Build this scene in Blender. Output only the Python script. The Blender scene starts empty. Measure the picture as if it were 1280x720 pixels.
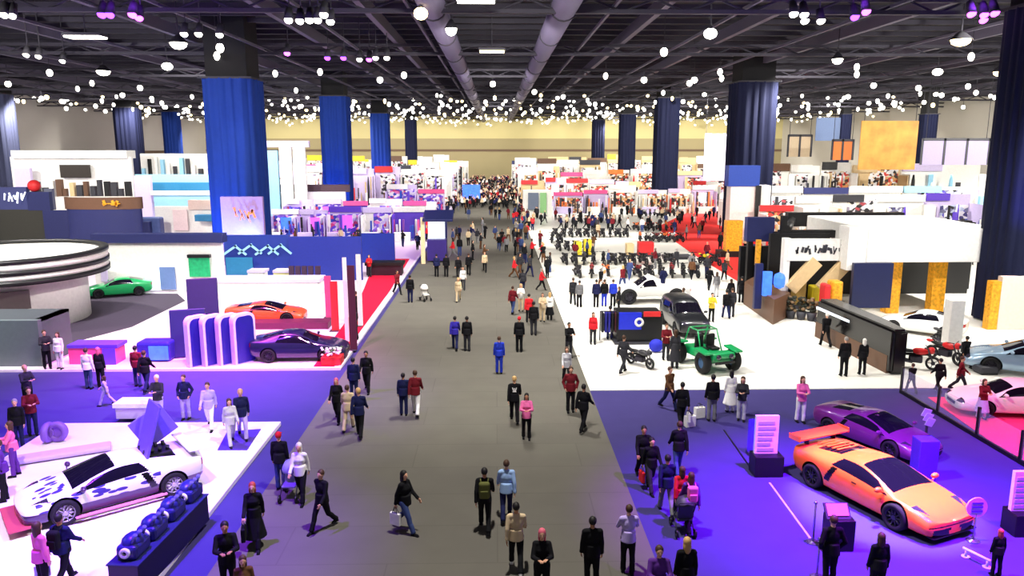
import bpy, bmesh, math, random
from mathutils import Vector, Matrix, Euler
random.seed(7)
C = bpy.context.scene.collection
SC = bpy.context.scene
PI = math.pi
R = math.radians
# ---------------------------------------------------------------- camera
F, CAMZ = 950.0, 10.0
PITCH, YAW = math.atan(175 / F), math.atan(20 / 966)
cd = bpy.data.cameras.new('camera')
cam = bpy.data.objects.new('camera', cd)
C.objects.link(cam)
cam.location = (0, 0, CAMZ)
cam.rotation_euler = (PI / 2 - PITCH, 0, -YAW)
cd.sensor_width = 36
cd.lens = F / 1280 * 36
cd.clip_end = 600
SC.camera = cam
CM = Euler((PI / 2 - PITCH, 0, -YAW), 'XYZ').to_matrix()


def ray(px, py):
    return CM @ Vector(((px - 640) / F, -(py - 360) / F, -1))


def G(px, py, z=0.0):
    """point at height z seen at this pixel"""
    d = ray(px, py)
    t = (z - CAMZ) / d.z
    return Vector((d.x * t, d.y * t, z))


def V(px, py, Y):
    """point on the vertical plane at depth Y seen at this pixel"""
    d = ray(px, py)
    t = Y / d.y
    return Vector((d.x * t, Y, CAMZ + d.z * t))


def lin(c):
    return tuple((x / 255 / 12.92) if x / 255 <= .04045 else ((x / 255 + .055) / 1.055) ** 2.4 for x in c)


# ---------------------------------------------------------------- materials
MATS = {}


def mat(name, c, rough=.6, metal=0., emit=0., ec=None, noise=.12, nscale=6., spec=.4, bump=0., coat=0., alpha=1., trans=0.):
    if name in MATS:
        return MATS[name]
    m = bpy.data.materials.new(name)
    m.use_nodes = True
    nt = m.node_tree
    b = nt.nodes['Principled BSDF']
    col = (*lin(c), 1)
    b.inputs['Base Color'].default_value = col
    b.inputs['Roughness'].default_value = rough
    b.inputs['Metallic'].default_value = metal
    b.inputs['Specular IOR Level'].default_value = spec
    b.inputs['Coat Weight'].default_value = coat
    b.inputs['Alpha'].default_value = alpha
    b.inputs['Transmission Weight'].default_value = trans
    if emit:
        b.inputs['Emission Color'].default_value = (*lin(ec or c), 1)
        b.inputs['Emission Strength'].default_value = emit
        m.cycles.emission_sampling = 'NONE'
    if noise:
        if emit:
            b.inputs['Emission Color'].default_value = (*lin(ec or c), 1)
        tc = nt.nodes.new('ShaderNodeTexCoord')
        n = nt.nodes.new('ShaderNodeTexNoise')
        n.inputs['Scale'].default_value = nscale
        n.inputs['Detail'].default_value = 3
        nt.links.new(tc.outputs['Object'], n.inputs['Vector'])
        mr = nt.nodes.new('ShaderNodeMapRange')
        mr.inputs['To Min'].default_value = 1 - noise
        mr.inputs['To Max'].default_value = 1 + noise
        nt.links.new(n.outputs['Fac'], mr.inputs['Value'])
        h = nt.nodes.new('ShaderNodeHueSaturation')
        h.inputs['Color'].default_value = col
        nt.links.new(mr.outputs['Result'], h.inputs['Value'])
        nt.links.new(h.outputs['Color'], b.inputs['Base Color'])
        if emit and noise > .3:
            nt.links.new(h.outputs['Color'], b.inputs['Emission Color'])
        if bump:
            bp = nt.nodes.new('ShaderNodeBump')
            bp.inputs['Strength'].default_value = bump
            nt.links.new(n.outputs['Fac'], bp.inputs['Height'])
            nt.links.new(bp.outputs['Normal'], b.inputs['Normal'])
    MATS[name] = m
    return m


def cmat(c, rough=.6, **k):
    """plain painted / cloth surface of this sRGB colour"""
    return mat('paint_%d_%d_%d_%d' % (*c, int(rough * 10)), c, rough, **k)


def goods_mat(name, cols, scale=1.3, rough=.6):
    """printed wall graphic: irregular patches of the given colours"""
    m = bpy.data.materials.new(name)
    m.use_nodes = True
    nt = m.node_tree
    b = nt.nodes['Principled BSDF']
    b.inputs['Roughness'].default_value = rough
    tc = nt.nodes.new('ShaderNodeTexCoord')
    mp = nt.nodes.new('ShaderNodeMapping')
    mp.inputs['Scale'].default_value = (1.0, .2, 1.35)
    v = nt.nodes.new('ShaderNodeTexVoronoi')
    v.inputs['Scale'].default_value = scale
    r = nt.nodes.new('ShaderNodeValToRGB')
    r.color_ramp.interpolation = 'CONSTANT'
    while len(r.color_ramp.elements) < len(cols):
        r.color_ramp.elements.new(.5)
    for i, c in enumerate(cols):
        r.color_ramp.elements[i].position = i / len(cols)
        r.color_ramp.elements[i].color = (*lin(c), 1)
    s = nt.nodes.new('ShaderNodeSeparateColor')
    nt.links.new(tc.outputs['Object'], mp.inputs[0])
    nt.links.new(mp.outputs[0], v.inputs['Vector'])
    nt.links.new(v.outputs['Color'], s.inputs[0])
    nt.links.new(s.outputs[0], r.inputs[0])
    nt.links.new(r.outputs[0], b.inputs['Base Color'])
    return m


# ---------------------------------------------------------------- mesh helpers
def BM():
    return bmesh.new()


def box(bm, x0, x1, y0, y1, z0, z1, bev=0., mi=0, seg=2):
    M = Matrix.Translation(((x0 + x1) / 2, (y0 + y1) / 2, (z0 + z1) / 2)) @ Matrix.Diagonal((x1 - x0, y1 - y0, z1 - z0, 1))
    g = bmesh.ops.create_cube(bm, size=1, matrix=M)
    vs = set(g['verts'])
    fs = {f for v in vs for f in v.link_faces}
    for f in fs:
        f.material_index = mi
    if bev:
        es = list({e for v in vs for e in v.link_edges})
        r = bmesh.ops.bevel(bm, geom=es, offset=min(bev, .45 * min(x1 - x0, y1 - y0, z1 - z0)), segments=seg, affect='EDGES', profile=.5)
        for f in r['faces']:
            f.material_index = mi
    return bm


def obox(bm, c, s, rz=0., rx=0., ry=0., bev=0., mi=0):
    """box of size s centred at c, turned"""
    M = Matrix.Translation(c) @ Euler((rx, ry, rz)).to_matrix().to_4x4() @ Matrix.Diagonal((*s, 1))
    g = bmesh.ops.create_cube(bm, size=1, matrix=M)
    fs = {f for v in g['verts'] for f in v.link_faces}
    for f in fs:
        f.material_index = mi
    if bev:
        es = list({e for v in g['verts'] for e in v.link_edges})
        r = bmesh.ops.bevel(bm, geom=es, offset=bev, segments=2, affect='EDGES', profile=.5)
        for f in r['faces']:
            f.material_index = mi
    return bm


def ell(bm, c, r, mi=0, sub=2, rot=None):
    M = Matrix.Translation(c)
    if rot:
        M = M @ Euler(rot).to_matrix().to_4x4()
    M = M @ Matrix.Diagonal((*r, 1))
    g = bmesh.ops.create_icosphere(bm, subdivisions=sub, radius=1, matrix=M)
    for f in {f for v in g['verts'] for f in v.link_faces}:
        f.material_index = mi
        f.smooth = True


def tube(bm, p, q, r1, r2=None, n=10, mi=0, caps=True):
    p, q = Vector(p), Vector(q)
    r2 = r1 if r2 is None else r2
    d = q - p
    if d.length < 1e-6:
        return
    M = Matrix.Translation((p + q) / 2) @ d.to_track_quat('Z', 'Y').to_matrix().to_4x4()
    g = bmesh.ops.create_cone(bm, cap_ends=caps, segments=n, radius1=r1, radius2=r2, depth=d.length, matrix=M)
    for f in {f for v in g['verts'] for f in v.link_faces}:
        f.material_index = mi
        f.smooth = len(f.verts) == 4


def caps(bm, p, q, r1, r2, mi=0, sub=2):
    ell(bm, p, (r1,) * 3, mi, sub)
    ell(bm, q, (r2,) * 3, mi, sub)
    tube(bm, p, q, r1, r2, 10, mi)


def lathe(bm, prof, M=None, n=20, mi=0, closed=False):
    """prof: list of (r, z) turned about z"""
    M = M or Matrix()
    rings = []
    for r, z in prof:
        rings.append([bm.verts.new(M @ Vector((r * math.cos(2 * PI * k / n), r * math.sin(2 * PI * k / n), z))) for k in range(n)])
    rr = list(range(len(rings) - 1)) + ([len(rings) - 1] if closed else [])
    for i in rr:
        a, b = rings[i], rings[(i + 1) % len(rings)]
        for k in range(n):
            f = bm.faces.new((a[k], a[(k + 1) % n], b[(k + 1) % n], b[k]))
            f.material_index = mi
            f.smooth = True
    if not closed:
        for ring, rev in ((rings[0], True), (rings[-1], False)):
            f = bm.faces.new(ring[::-1] if rev else ring)
            f.material_index = mi


def prism(bm, pts, z0, z1, M=None, mi=0):
    M = M or Matrix()
    a = [bm.verts.new(M @ Vector((x, y, z0))) for x, y in pts]
    b = [bm.verts.new(M @ Vector((x, y, z1))) for x, y in pts]
    n = len(pts)
    fs = [bm.faces.new(a[::-1]), bm.faces.new(b)]
    for k in range(n):
        fs.append(bm.faces.new((a[k], a[(k + 1) % n], b[(k + 1) % n], b[k])))
    for f in fs:
        f.material_index = mi
    return bm


def mesh_of(name, bm, mats, smooth=None):
    bmesh.ops.recalc_face_normals(bm, faces=bm.faces)
    me = bpy.data.meshes.new(name)
    if smooth is not None:
        for f in bm.faces:
            f.smooth = smooth
    bm.to_mesh(me)
    bm.free()
    for m in (mats if isinstance(mats, (list, tuple)) else [mats]):
        me.materials.append(m)
    return me


def obj(name, bm, mats, parent=None, loc=None, smooth=None, rz=0.):
    me = bm if isinstance(bm, bpy.types.Mesh) else mesh_of(name, bm, mats, smooth)
    o = bpy.data.objects.new(name, me)
    C.objects.link(o)
    if isinstance(bm, bpy.types.Mesh) and mats is not None:
        ms = mats if isinstance(mats, (list, tuple)) else [mats]
        for s, m in zip(o.material_slots, ms):
            s.link = 'OBJECT'
            s.material = m
    if parent:
        o.parent = parent
    if loc is not None:
        o.location = loc
    o.rotation_euler = (0, 0, rz)
    return o


def tag(o, label, cat, group=None, kind=None):
    o['label'] = label
    o['category'] = cat
    if group:
        o['group'] = group
    if kind:
        o['kind'] = kind
    return o


def thing(name, label, cat, loc=(0, 0, 0), rz=0., group=None):
    o = bpy.data.objects.new(name, None)
    C.objects.link(o)
    o.empty_display_size = .2
    o.location = loc
    o.rotation_euler = (0, 0, rz)
    return tag(o, label, cat, group)


def struct(name, bm, m, smooth=None):
    o = obj(name, bm, m, None, None, smooth)
    o['kind'] = 'structure'
    return o


def copy_tree(o, parent=None):
    c = o.copy()
    C.objects.link(c)
    if parent:
        c.parent = parent
    for ch in list(o.children):
        copy_tree(ch, c)
    return c


def remesh(bm, vox, name='m', smooth=2):
    me = bpy.data.meshes.new('tmp')
    bm.to_mesh(me)
    bm.free()
    o = bpy.data.objects.new('tmp', me)
    C.objects.link(o)
    m = o.modifiers.new('r', 'REMESH')
    m.mode = 'VOXEL'
    m.voxel_size = vox
    if smooth:
        s = o.modifiers.new('s', 'SMOOTH')
        s.iterations = smooth
        s.factor = .5
    bpy.context.view_layer.update()
    dg = bpy.context.evaluated_depsgraph_get()
    r = bpy.data.meshes.new_from_object(o.evaluated_get(dg))
    r.name = name
    bpy.data.objects.remove(o)
    bpy.data.meshes.remove(me)
    for p in r.polygons:
        p.use_smooth = True
    return r


def PB(x0, x1, yb, yt, yg, d=.3):
    """world box whose front face fills this pixel rectangle at the depth of ground row yg"""
    Y = G((x0 + x1) / 2, yg).y
    a, b = V(x0, (yb + yt) / 2, Y), V(x1, (yb + yt) / 2, Y)
    m = (x0 + x1) / 2
    z0 = max(0., V(m, yb, Y).z) if yb < yg - .6 else 0.
    return a.x, b.x, Y, Y + d, z0, V(m, yt, Y).z


COLUMNS = []
VEH = []
# ---------------------------------------------------------------- the hall
YB, XW, ZC = 250., 93., 22.0


def zz(z):
    return 10 + (z - 10) * 1.46


m_slate = mat('slate_blue_carpet', (64, 58, 112), .95, nscale=1.2, noise=.1, spec=.1)
m_aisle = mat('warm_grey_carpet', (102, 99, 92), .95, nscale=.8, noise=.12, spec=.1)
m_white = mat('white_vinyl_floor', (236, 234, 226), .35, nscale=.5, noise=.03)
m_dark = mat('matt_black_steel', (44, 43, 50), .8)
m_black = mat('black_plastic', (12, 12, 15), .5)
# seams between the carpet rolls
nt = m_aisle.node_tree
bk = nt.nodes.new('ShaderNodeTexBrick')
bk.inputs['Scale'].default_value = 1
bk.inputs['Brick Width'].default_value = 5.4
bk.inputs['Row Height'].default_value = 1.9
bk.inputs['Mortar Size'].default_value = .02
for k_, c_ in (('Color1', (102, 99, 92)), ('Color2', (99, 96, 90)), ('Mortar', (94, 91, 85))):
    bk.inputs[k_].default_value = (*lin(c_), 1)
tc_ = nt.nodes.new('ShaderNodeTexCoord')
nt.links.new(tc_.outputs['Object'], bk.inputs['Vector'])
nt.links.new(bk.outputs['Color'], [n for n in nt.nodes if n.type == 'HUE_SAT'][0].inputs['Color'])
m_red = mat('red_carpet', (198, 26, 58), .9, spec=.1)
m_pink = mat('rose_carpet', (235, 60, 110), .9, spec=.1)
m_deck = mat('ceiling_deck', (8, 8, 11), .9)
m_beam = mat('grey_steel_beam', (80, 76, 92), .7)
m_purlin = mat('dark_steel_purlin', (46, 44, 54), .8)
m_duct = mat('galvanised_duct', (84, 78, 100), .5, .1)


def slab(name, x0, x1, y0, y1, z0, z1, m):
    return struct(name, box(BM(), x0, x1, y0, y1, z0, z1), m)


slab('floor', -XW, XW, 2, YB, -.2, 0, m_slate)
XL, XR = -6.9, 3.9
slab('floor_aisle', XL, XR, 2, YB - 1, 0, .006, m_aisle)
yR = G(737, 488.5).y
slab('floor_white_stands', XR, XW - 1, yR, 150, 0, .03, m_white)
slab('floor_far_stands', XR, XW - 1, 150, YB - 1, 0, .03, mat('pale_beige_carpet', (205, 196, 180), .9))
yLp = G(419, 462).y
xLp = -7.25
slab('floor_show_platform', -46, xLp, yLp, 88, 0, .10, mat('pale_stage_floor', (226, 205, 220), .4, noise=.04))
slab('floor_far_platform', -XW + 1, xLp, 88, YB - 1, 0, .08, mat('pale_lilac_carpet', (190, 178, 200), .9))
slab('trim_1', xLp - .05, xLp + .1, yLp - .12, 88, 0, .115, mat('white_edge_strip', (245, 235, 245), .4))
slab('trim_2', -46, xLp, yLp - .12, yLp, 0, .115, MATS['white_edge_strip'])
# red walkway along the platform edge
prw = [G(392, 461), G(418, 461), G(487, 366), G(512, 325), G(470, 325), G(446, 385)]
struct('floor_red_walkway', prism(BM(), [(p.x, p.y) for p in prw], .10, .115), m_red)
prr = [G(866, 262), G(820, 285), G(866, 318), G(930, 357), G(975, 357), G(950, 300), G(905, 262)]
struct('floor_red_stand', prism(BM(), [(p.x, p.y) for p in prr], .03, .045), mat('red_stand_carpet', (225, 40, 38), .85))
# dark mat on the platform
pdm = [G(20, 444), G(86, 432), G(165, 411), G(232, 378), G(222, 369), G(110, 369), G(30, 400)]
struct('floor_dark_mat', prism(BM(), [(p.x, p.y) for p in pdm], .10, .115), mat('charcoal_mat', (62, 52, 70), .8))
# rose floor behind the barrier
prf = [G(1160, 497), G(1200, 497), G(1420, 560), G(1420, 680)]
struct('floor_rose_stand', prism(BM(), [(p.x, p.y) for p in prf], 0, .02), m_pink)
# walls
m_bwall = mat('cream_concrete_wall', (178, 168, 122), .9, nscale=.15, noise=.06)
m_bwall2 = mat('khaki_wall_band', (140, 130, 98), .9, nscale=.15, noise=.06)
slab('wall_back', -XW, XW, YB, YB + .3, 0, ZC, m_bwall)
slab('trim_3', -XW, XW, YB - .12, YB, 0, 13.0, m_bwall2)
slab('trim_4', -XW, XW, YB - .3, YB - .12, 8.9, 9.6, mat('brown_wall_rail', (92, 74, 58), .8))
m_swall = mat('pale_grey_wall', (188, 184, 176), .9, nscale=.2, noise=.05)
slab('wall_left', -XW - .3, -XW, 2, YB, 0, ZC, m_swall)
slab('wall_right', XW, XW + .3, 2, YB, 0, ZC, m_swall)
for i, (sx, y0, y1) in enumerate(((-1, 140, 172), (-1, 184, 219), (1, 134, 164))):
    x = sx * (XW - .08)
    slab('door_%d' % (i + 1), min(x, x + sx * .08), max(x, x + sx * .08), y0, y1, 0, 8.6, mat('shutter_door', (188, 184, 176), .7))
    slab('trim_%d' % (5 + i), min(x, x - sx * .1), max(x, x - sx * .1), y0 - .5, y1 + .5, 8.6, 9.3, MATS['brown_wall_rail'])
# ceiling: deck, cross purlins, deep beams running to the back
slab('ceiling', -XW, XW, 2, YB, ZC, ZC + .3, m_deck)
y = 38.
while y < YB - 1:
    slab('ceiling_beam', -XW + .1, XW - .1, y, y + .22, 20.6, 21.0, m_purlin)
    y += 3.4
for x in (-84, -72, -61, -50, -38, -27, -16, -9, 11.5, 20, 30, 42, 54, 66, 78, 88):
    slab('ceiling_beam', x - .22, x + .22, 30, YB, 19.3, 20.2, m_beam)
for x in (-66, -44, -33, -21, -12.5, -5.5, 7.5, 16, 25, 36, 48, 60):
    slab('ceiling_beam', x - .09, x + .09, 30, YB, 18.7, 18.9, m_beam)
for y in (50, 72, 94, 116, 138, 160, 182, 204, 226):
    bm = BM()
    box(bm, -XW + .2, XW - .2, y - .2, y + .2, 18.3, 18.55)
    box(bm, -XW + .2, XW - .2, y - .2, y + .2, 19.05, 19.3)
    x = -XW + 1
    while x < XW - 4:
        tube(bm, (x, y, 18.4), (x + 2, y, 19.2), .08, n=5)
        tube(bm, (x + 2, y, 19.2), (x + 4, y, 18.4), .08, n=5)
        x += 4
    struct('ceiling_truss', bm, m_purlin)
# round ducts
for x, lab in ((-4.0, 'long pale round air duct over the aisle beside the hanging cone lamp'), (4.4, 'long pale round air duct over the white floor edge of the aisle')):
    t = thing('air_duct', lab, 'duct', (x, 34, 18.9), 0)
    bm = BM()
    tube(bm, (0, 0, 0), (0, YB - 35, 0), .85, n=16)
    obj('duct_pipe', bm, m_duct, t)
    for k in range(18):
        bm = BM()
        tube(bm, (0, 5 + 12 * k, 0), (0, 5.3 + 12 * k, 0), .92, n=16)
        obj('joint_collar', bm, m_purlin, t)
    for k in range(9):
        bm = BM()
        box(bm, -.5, -.45, 9 + 22 * k, 9.06 + 22 * k, .6, 3.05)
        box(bm, .45, .5, 9 + 22 * k, 9.06 + 22 * k, .6, 3.05)
        box(bm, -.5, .5, 9 + 22 * k, 9.06 + 22 * k, .88, .95)
        obj('hanger', bm, m_purlin, t)

# ---------------------------------------------------------------- draped columns
m_navy = mat('navy_velvet', (17, 21, 46), .8, spec=.15, nscale=3)
m_bluev = mat('royal_blue_velvet', (20, 46, 116), .8, spec=.15, nscale=3)
m_slv = mat('slate_drape', (64, 68, 92), .85, spec=.1)


def drape(px, top, Y, w, m, lab):
    x = V(px, 185, Y).x
    zt = V(px, top, Y).z
    COLUMNS.append((x, Y, w / 2 + .4))
    t = thing('column_drape', lab, 'drape', (x, Y, 0))
    bm = BM()
    N = 120
    rings = []
    for z in [.1 + (zt - .1) * k / 8 for k in range(9)]:
        ring = []
        for k in range(N):
            a = 2 * PI * k / N
            c, s = math.cos(a), math.sin(a)
            q = 1 / max(abs(c), abs(s)) * .86 if False else 1 / (abs(c) ** 5 + abs(s) ** 5) ** .2
            f = 1 + .035 * math.sin(17 * a + .3 * math.sin(z * .6)) + .015 * math.sin(41 * a)
            ring.append(bm.verts.new((w / 2 * q * c * f, w / 2 * q * s * f, z)))
        rings.append(ring)
    for i in range(8):
        for k in range(N):
            bm.faces.new((rings[i][k], rings[i][(k + 1) % N], rings[i + 1][(k + 1) % N], rings[i + 1][k])).smooth = True
    obj('curtain', bm, m, t)
    bm = BM()
    box(bm, -w * .4, w * .4, -w * .4, w * .4, .1, ZC - .05)
    obj('post', bm, mat('dark_column', (12, 12, 16), .9), t)
    bm = BM()
    for s in (-1, 1):
        box(bm, -w * .52, w * .52, s * w * .5 - .05, s * w * .5 + .05, zt - .05, zt + .12)
        box(bm, s * w * .5 - .05, s * w * .5 + .05, -w * .52, w * .52, zt - .05, zt + .12)
    obj('curtain_rail', bm, m_dark, t)
    return t


drape(297, 100, 69.3, 4.38, m_bluev, 'widest royal blue draped column behind the round banded pavilion')
drape(421, 121, 113.1, 3.94, m_bluev, 'royal blue draped column, second from the widest one toward the back wall')
drape(476, 142, 157.7, 3.65, m_bluev, 'slim royal blue draped column, third in its row toward the back wall')
drape(514, 150, 202.9, 2.92, m_navy, 'thin dark navy draped column, last in its row before the back wall')
drape(1291, 8, 42.6, 3.3, m_navy, 'tall navy draped column at the edge of the photo, vivid blue near its foot')
drape(937, 104, 89.1, 4.67, m_navy, 'broad navy draped column above the big white canopy stand')
drape(832, 123, 134.3, 3.94, m_navy, 'navy draped column next after the broad one in its row')
drape(783.5, 143, 173.7, 3.5, m_navy, 'dark navy draped column, third in its row beside the aisle')
drape(747.5, 150, 223.4, 3.5, m_navy, 'thin dark draped column nearest the back wall beside the aisle')
drape(163, 135, 157.7, 4.38, m_navy, 'dark draped column in front of the pale shutter wall')
drape(217, 140, 184, 3.5, m_bluev, 'pale blue draped column between shutter wall and the widest blue column')
drape(4, 118, 119.7, 3.5, m_slv, 'grey blue draped column cut by the photo edge near the pale wall')
drape(1054, 143, 166.4, 2.19, m_navy, 'short looking dark draped column beside the pale blue hanging banner')
drape(1157, 143, 134.3, 2.48, m_navy, 'dark draped column between the gold banner and white screens')

# ---------------------------------------------------------------- ceiling lamps
m_glow = mat('lamp_glow', (255, 250, 236), .5, emit=9, noise=0)
m_warm = mat('warm_lamp_glow', (255, 226, 160), .5, emit=7, noise=0)
m_viol = mat('violet_lamp_glow', (150, 60, 255), .5, emit=7, noise=0)
m_mag = mat('magenta_lamp_glow', (230, 90, 255), .5, emit=6, noise=0)


def lamp_mesh(kind, gm):
    bm = BM()
    tube(bm, (0, 0, .2), (0, 0, 3.15), .03, n=6, mi=0)
    if kind == 'bell':
        lathe(bm, [(.08, .42), (.2, .3), (.42, .02), (.44, 0), (.41, .01), (.18, .26), (.05, .3)], n=16, mi=0)
        ell(bm, (0, 0, -.02), (.36, .36, .3), 1)
    elif kind == 'ball':
        tube(bm, (0, 0, .18), (0, 0, .34), .16, .08, n=10, mi=0)
        ell(bm, (0, 0, 0), (.3, .3, .26), 1)
    elif kind == 'panel':
        box(bm, -.95, .95, -.45, .45, .05, .2, .02, 0)
        box(bm, -.88, .88, -.4, .4, -.02, .06, 0, 1)
    else:   # spot
        tube(bm, (0, 0, .25), (0, -.22, -.22), .14, .2, n=12, mi=0)
        tube(bm, (0, -.215, -.215), (0, -.245, -.245), .17, .17, n=12, mi=1)
    return mesh_of(kind, bm, [m_dark, gm])


LM = {}


def lamp(px, py, kind, gm, label, group, name='ceiling_lamp', z=17.6, s=1., cat='lamp', at=None):
    k = (kind, gm.name)
    if k not in LM:
        LM[k] = lamp_mesh(kind, gm)
    p = at or G(px, py, z)
    o = obj(name, LM[k], None, None, p)
    o.scale = (s * 1.4, s * 1.4, (22.02 - p.z) / 3.15)
    return tag(o, label, cat, group)


named = [(107, 47, 'panel', 1.0, 'flat bright rectangular ceiling panel lamp above the pale shutter wall'),
         (223, 54, 'bell', 1.2, 'big bell shaped lamp below the violet stage lights'),
         (129, 89, 'bell', 1.3, 'broad bell lamp above the dark draped column by the shutters'),
         (209, 83, 'ball', 1.2, 'single round lamp left of the widest blue draped column'),
         (1201, 50, 'bell', 1.35, 'largest warm bell lamp near the tall navy draped column'),
         (564, 36, 'bell', .75, 'pale cone lamp hanging beside the round air duct'),
         (526, 17, 'ball', 1.0, 'warm lamp hung just left of the round air duct'),
         (595, 2, 'panel', .8, 'flat panel lamp at the top edge between both air ducts'),
         (888, 42, 'ball', 1.1, 'lone round lamp over the space right of both ducts'),
         (1047, 74, 'bell', .9, 'bright lamp above the pale blue hanging banner'),
         (1172, 90, 'ball', 1.2, 'round lamp above the dark draped column by the gold banner'),
         (1249, 90, 'bell', 1.1, 'warm lamp touching the outline of the tall navy draped column'),
         (615, 65, 'panel', .8, 'warm lamp unit hung in the gap between the two ducts')]
for px, py, k, s, lab in named:
    lamp(px, py, k, m_warm if 'warm' in lab else m_glow, lab, None, s=s)
mid = [(275, 60), (271, 70), (62, 91), (10, 105), (97, 111), (115, 104), (153, 119), (240, 121), (22, 126), (52, 123), (80, 127), (175, 110), (312, 98),
       (142, 131), (182, 138), (205, 134), (254, 141), (344, 92), (370, 113), (400, 90), (475, 100), (505, 94), (442, 127), (616, 105), (900, 90),
       (902, 98), (868, 100), (862, 104), (805, 100), (829, 116), (668, 115), (704, 121), (830, 65), (757, 95), (1071, 93), (1071, 84), (1092, 107), (1214, 71), (1210, 108),
       (1220, 116), (1243, 122), (1148, 110), (1150, 117), (1177, 119), (1193, 124), (1204, 134), (1155, 128), (1110, 120), (1117, 128), (1060, 121), (1086, 129)]
for px, py in mid:
    lamp(px, py, 'ball', m_glow, 'small round lamp scattered under the dark beams in front of the dense far lights', 'scattered round lamps', s=random.choice((.6, .72, .85)))
nl = 0
for j in range(15):
    for i in range(19):
        y = 122 + j * 8.2 + random.uniform(-2.5, 2.5)
        x = -78 + i * 8.6 + random.uniform(-2.8, 2.8)
        if nl < 245:
            nl += 1
            lamp(0, 0, 'ball', random.choice((m_glow, m_glow, m_glow, m_warm)), 'tiny lamp in the dense field of lights at the far end of the ceiling', 'dense far ceiling lamps',
                 s=random.uniform(.5, .9), at=Vector((x, y, random.choice((17.2, 17.6, 18.2)))))
fb = BM()
for k in range(420):
    q = Vector((random.uniform(-86, 86), random.uniform(130, 246), random.choice((17.0, 17.6, 18.2, 18.6))))
    tube(fb, q, (q.x, q.y, 20.7), .03, n=4, mi=0)
    ell(fb, q, (.3, .3, .26), 1 + (k % 4 == 0), 1)
tag(obj('lamp_field', fb, [m_dark, m_glow, m_warm]), 'countless tiny lamps filling the far end of the ceiling', 'lamps', None, 'stuff')
stage = [(8, 12, 0), (18, 13, 0), (232, 37, 0), (250, 37, 0), (276, 38, 0), (362, 19, 0), (376, 20, 0), (388, 19, 0), (398, 19, 0), (406, 12, 0), (414, 21, 0), (410, 68, 1), (430, 68, 1), (450, 70, 0), (462, 70, 2), (470, 68, 0), (484, 68, 0), (360, 62, 2),
         (130, 12, 1), (140, 12, 1), (168, 12, 2), (176, 16, 2), (1066, 15, 1), (1080, 8, 2), (990, 11, 0), (1003, 12, 0), (1004, 20, 0), (1024, 20, 0), (1211, 11, 2), (1226, 19, 2), (1240, 10, 2), (1227, 12, 2), (35, 64, 0), (50, 66, 0), (80, 72, 0)]
for px, py, k in stage:
    lamp(px, py, 'spot', (m_glow, m_viol, m_mag)[k], ('white', 'violet', 'magenta')[k] + ' stage spotlight in the clusters hung near the top of the photo', ('white', 'violet', 'magenta')[k] + ' stage spotlights', 'stage_light', z=17.6, s=1.0, cat='spotlight')
# ---------------------------------------------------------------- vehicles
# stations: x, zb, wl, wm, zm, ws, zs, wg, zg, zt   (nose at +x)
SUPER = [(-2.22, .42, .74, .80, .62, .74, .84, .60, .88, .90), (-2.08, .26, .84, .91, .60, .86, .90, .66, .94, .96), (-1.75, .20, .88, .95, .62, .91, .93, .64, .97, 1.0),
         (-1.31, .17, .90, .97, .62, .94, .93, .60, 1.02, 1.06), (-.75, .14, .90, .96, .55, .91, .88, .57, 1.11, 1.14), (-.25, .13, .89, .93, .5, .885, .83, .58, 1.18, 1.215), (.10, .13, .89, .93, .5, .88, .80, .60, 1.165, 1.205),
         (.62, .13, .89, .94, .5, .88, .785, .68, 1.0, 1.06), (1.12, .14, .90, .95, .5, .90, .765, .77, .81, .865), (1.28, .14, .90, .96, .5, .90, .76, .68, .78, .81), (1.75, .14, .89, .95, .47, .85, .70, .64, .71, .735),
         (2.08, .14, .84, .91, .42, .78, .60, .56, .615, .63), (2.25, .16, .74, .80, .37, .68, .47, .5, .49, .50)]
COUPE = [(-2.25, .45, .72, .78, .65, .72, .92, .56, .98, 1.0), (-2.1, .28, .82, .88, .62, .82, .98, .6, 1.03, 1.05), (-1.7, .2, .86, .92, .62, .86, .98, .58, 1.08, 1.1), (-1.3, .18, .87, .93, .6, .87, .96, .55, 1.2, 1.24), (-.7, .17, .87, .92, .55, .86, .92, .54, 1.33, 1.37),
         (-.2, .17, .87, .91, .52, .86, .9, .55, 1.35, 1.40), (.15, .17, .87, .91, .52, .86, .89, .56, 1.32, 1.36), (.55, .17, .87, .91, .52, .86, .88, .62, 1.12, 1.17), (.95, .17, .87, .92, .52, .87, .87, .68, .92, .97), (1.3, .18, .88, .93, .52, .87, .85, .64, .88, .91), (1.8, .18, .85, .9, .48, .8, .76, .58, .79, .82), (2.15, .2, .78, .83, .42, .7, .64, .5, .67, .69), (2.3, .24, .66, .7, .38, .58, .52, .42, .54, .55)]
SUV = [(-2.3, .5, .8, .84, .8, .8, 1.1, .68, 1.55, 1.6), (-2.2, .35, .86, .9, .7, .87, 1.12, .7, 1.7, 1.76), (-1.7, .3, .88, .93, .7, .89, 1.12, .7, 1.78, 1.83), (-1.35, .28, .88, .94, .68, .9, 1.11, .7, 1.8, 1.85), (-.7, .26, .88, .92, .65, .88, 1.1, .7, 1.82, 1.86), (-.1, .26, .88, .92, .65, .88, 1.09, .7, 1.81, 1.85), (.3, .26, .88, .92, .65, .88, 1.08, .7, 1.75, 1.8),
       (.68, .26, .88, .92, .65, .88, 1.07, .72, 1.42, 1.48), (1.0, .26, .88, .93, .65, .88, 1.06, .76, 1.12, 1.16), (1.35, .28, .89, .94, .65, .89, 1.04, .74, 1.08, 1.11), (1.8, .3, .87, .92, .62, .86, .98, .72, 1.02, 1.05), (2.2, .32, .84, .88, .58, .8, .88, .68, .92, .94), (2.32, .36, .76, .8, .55, .72, .76, .6, .8, .82)]
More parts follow.
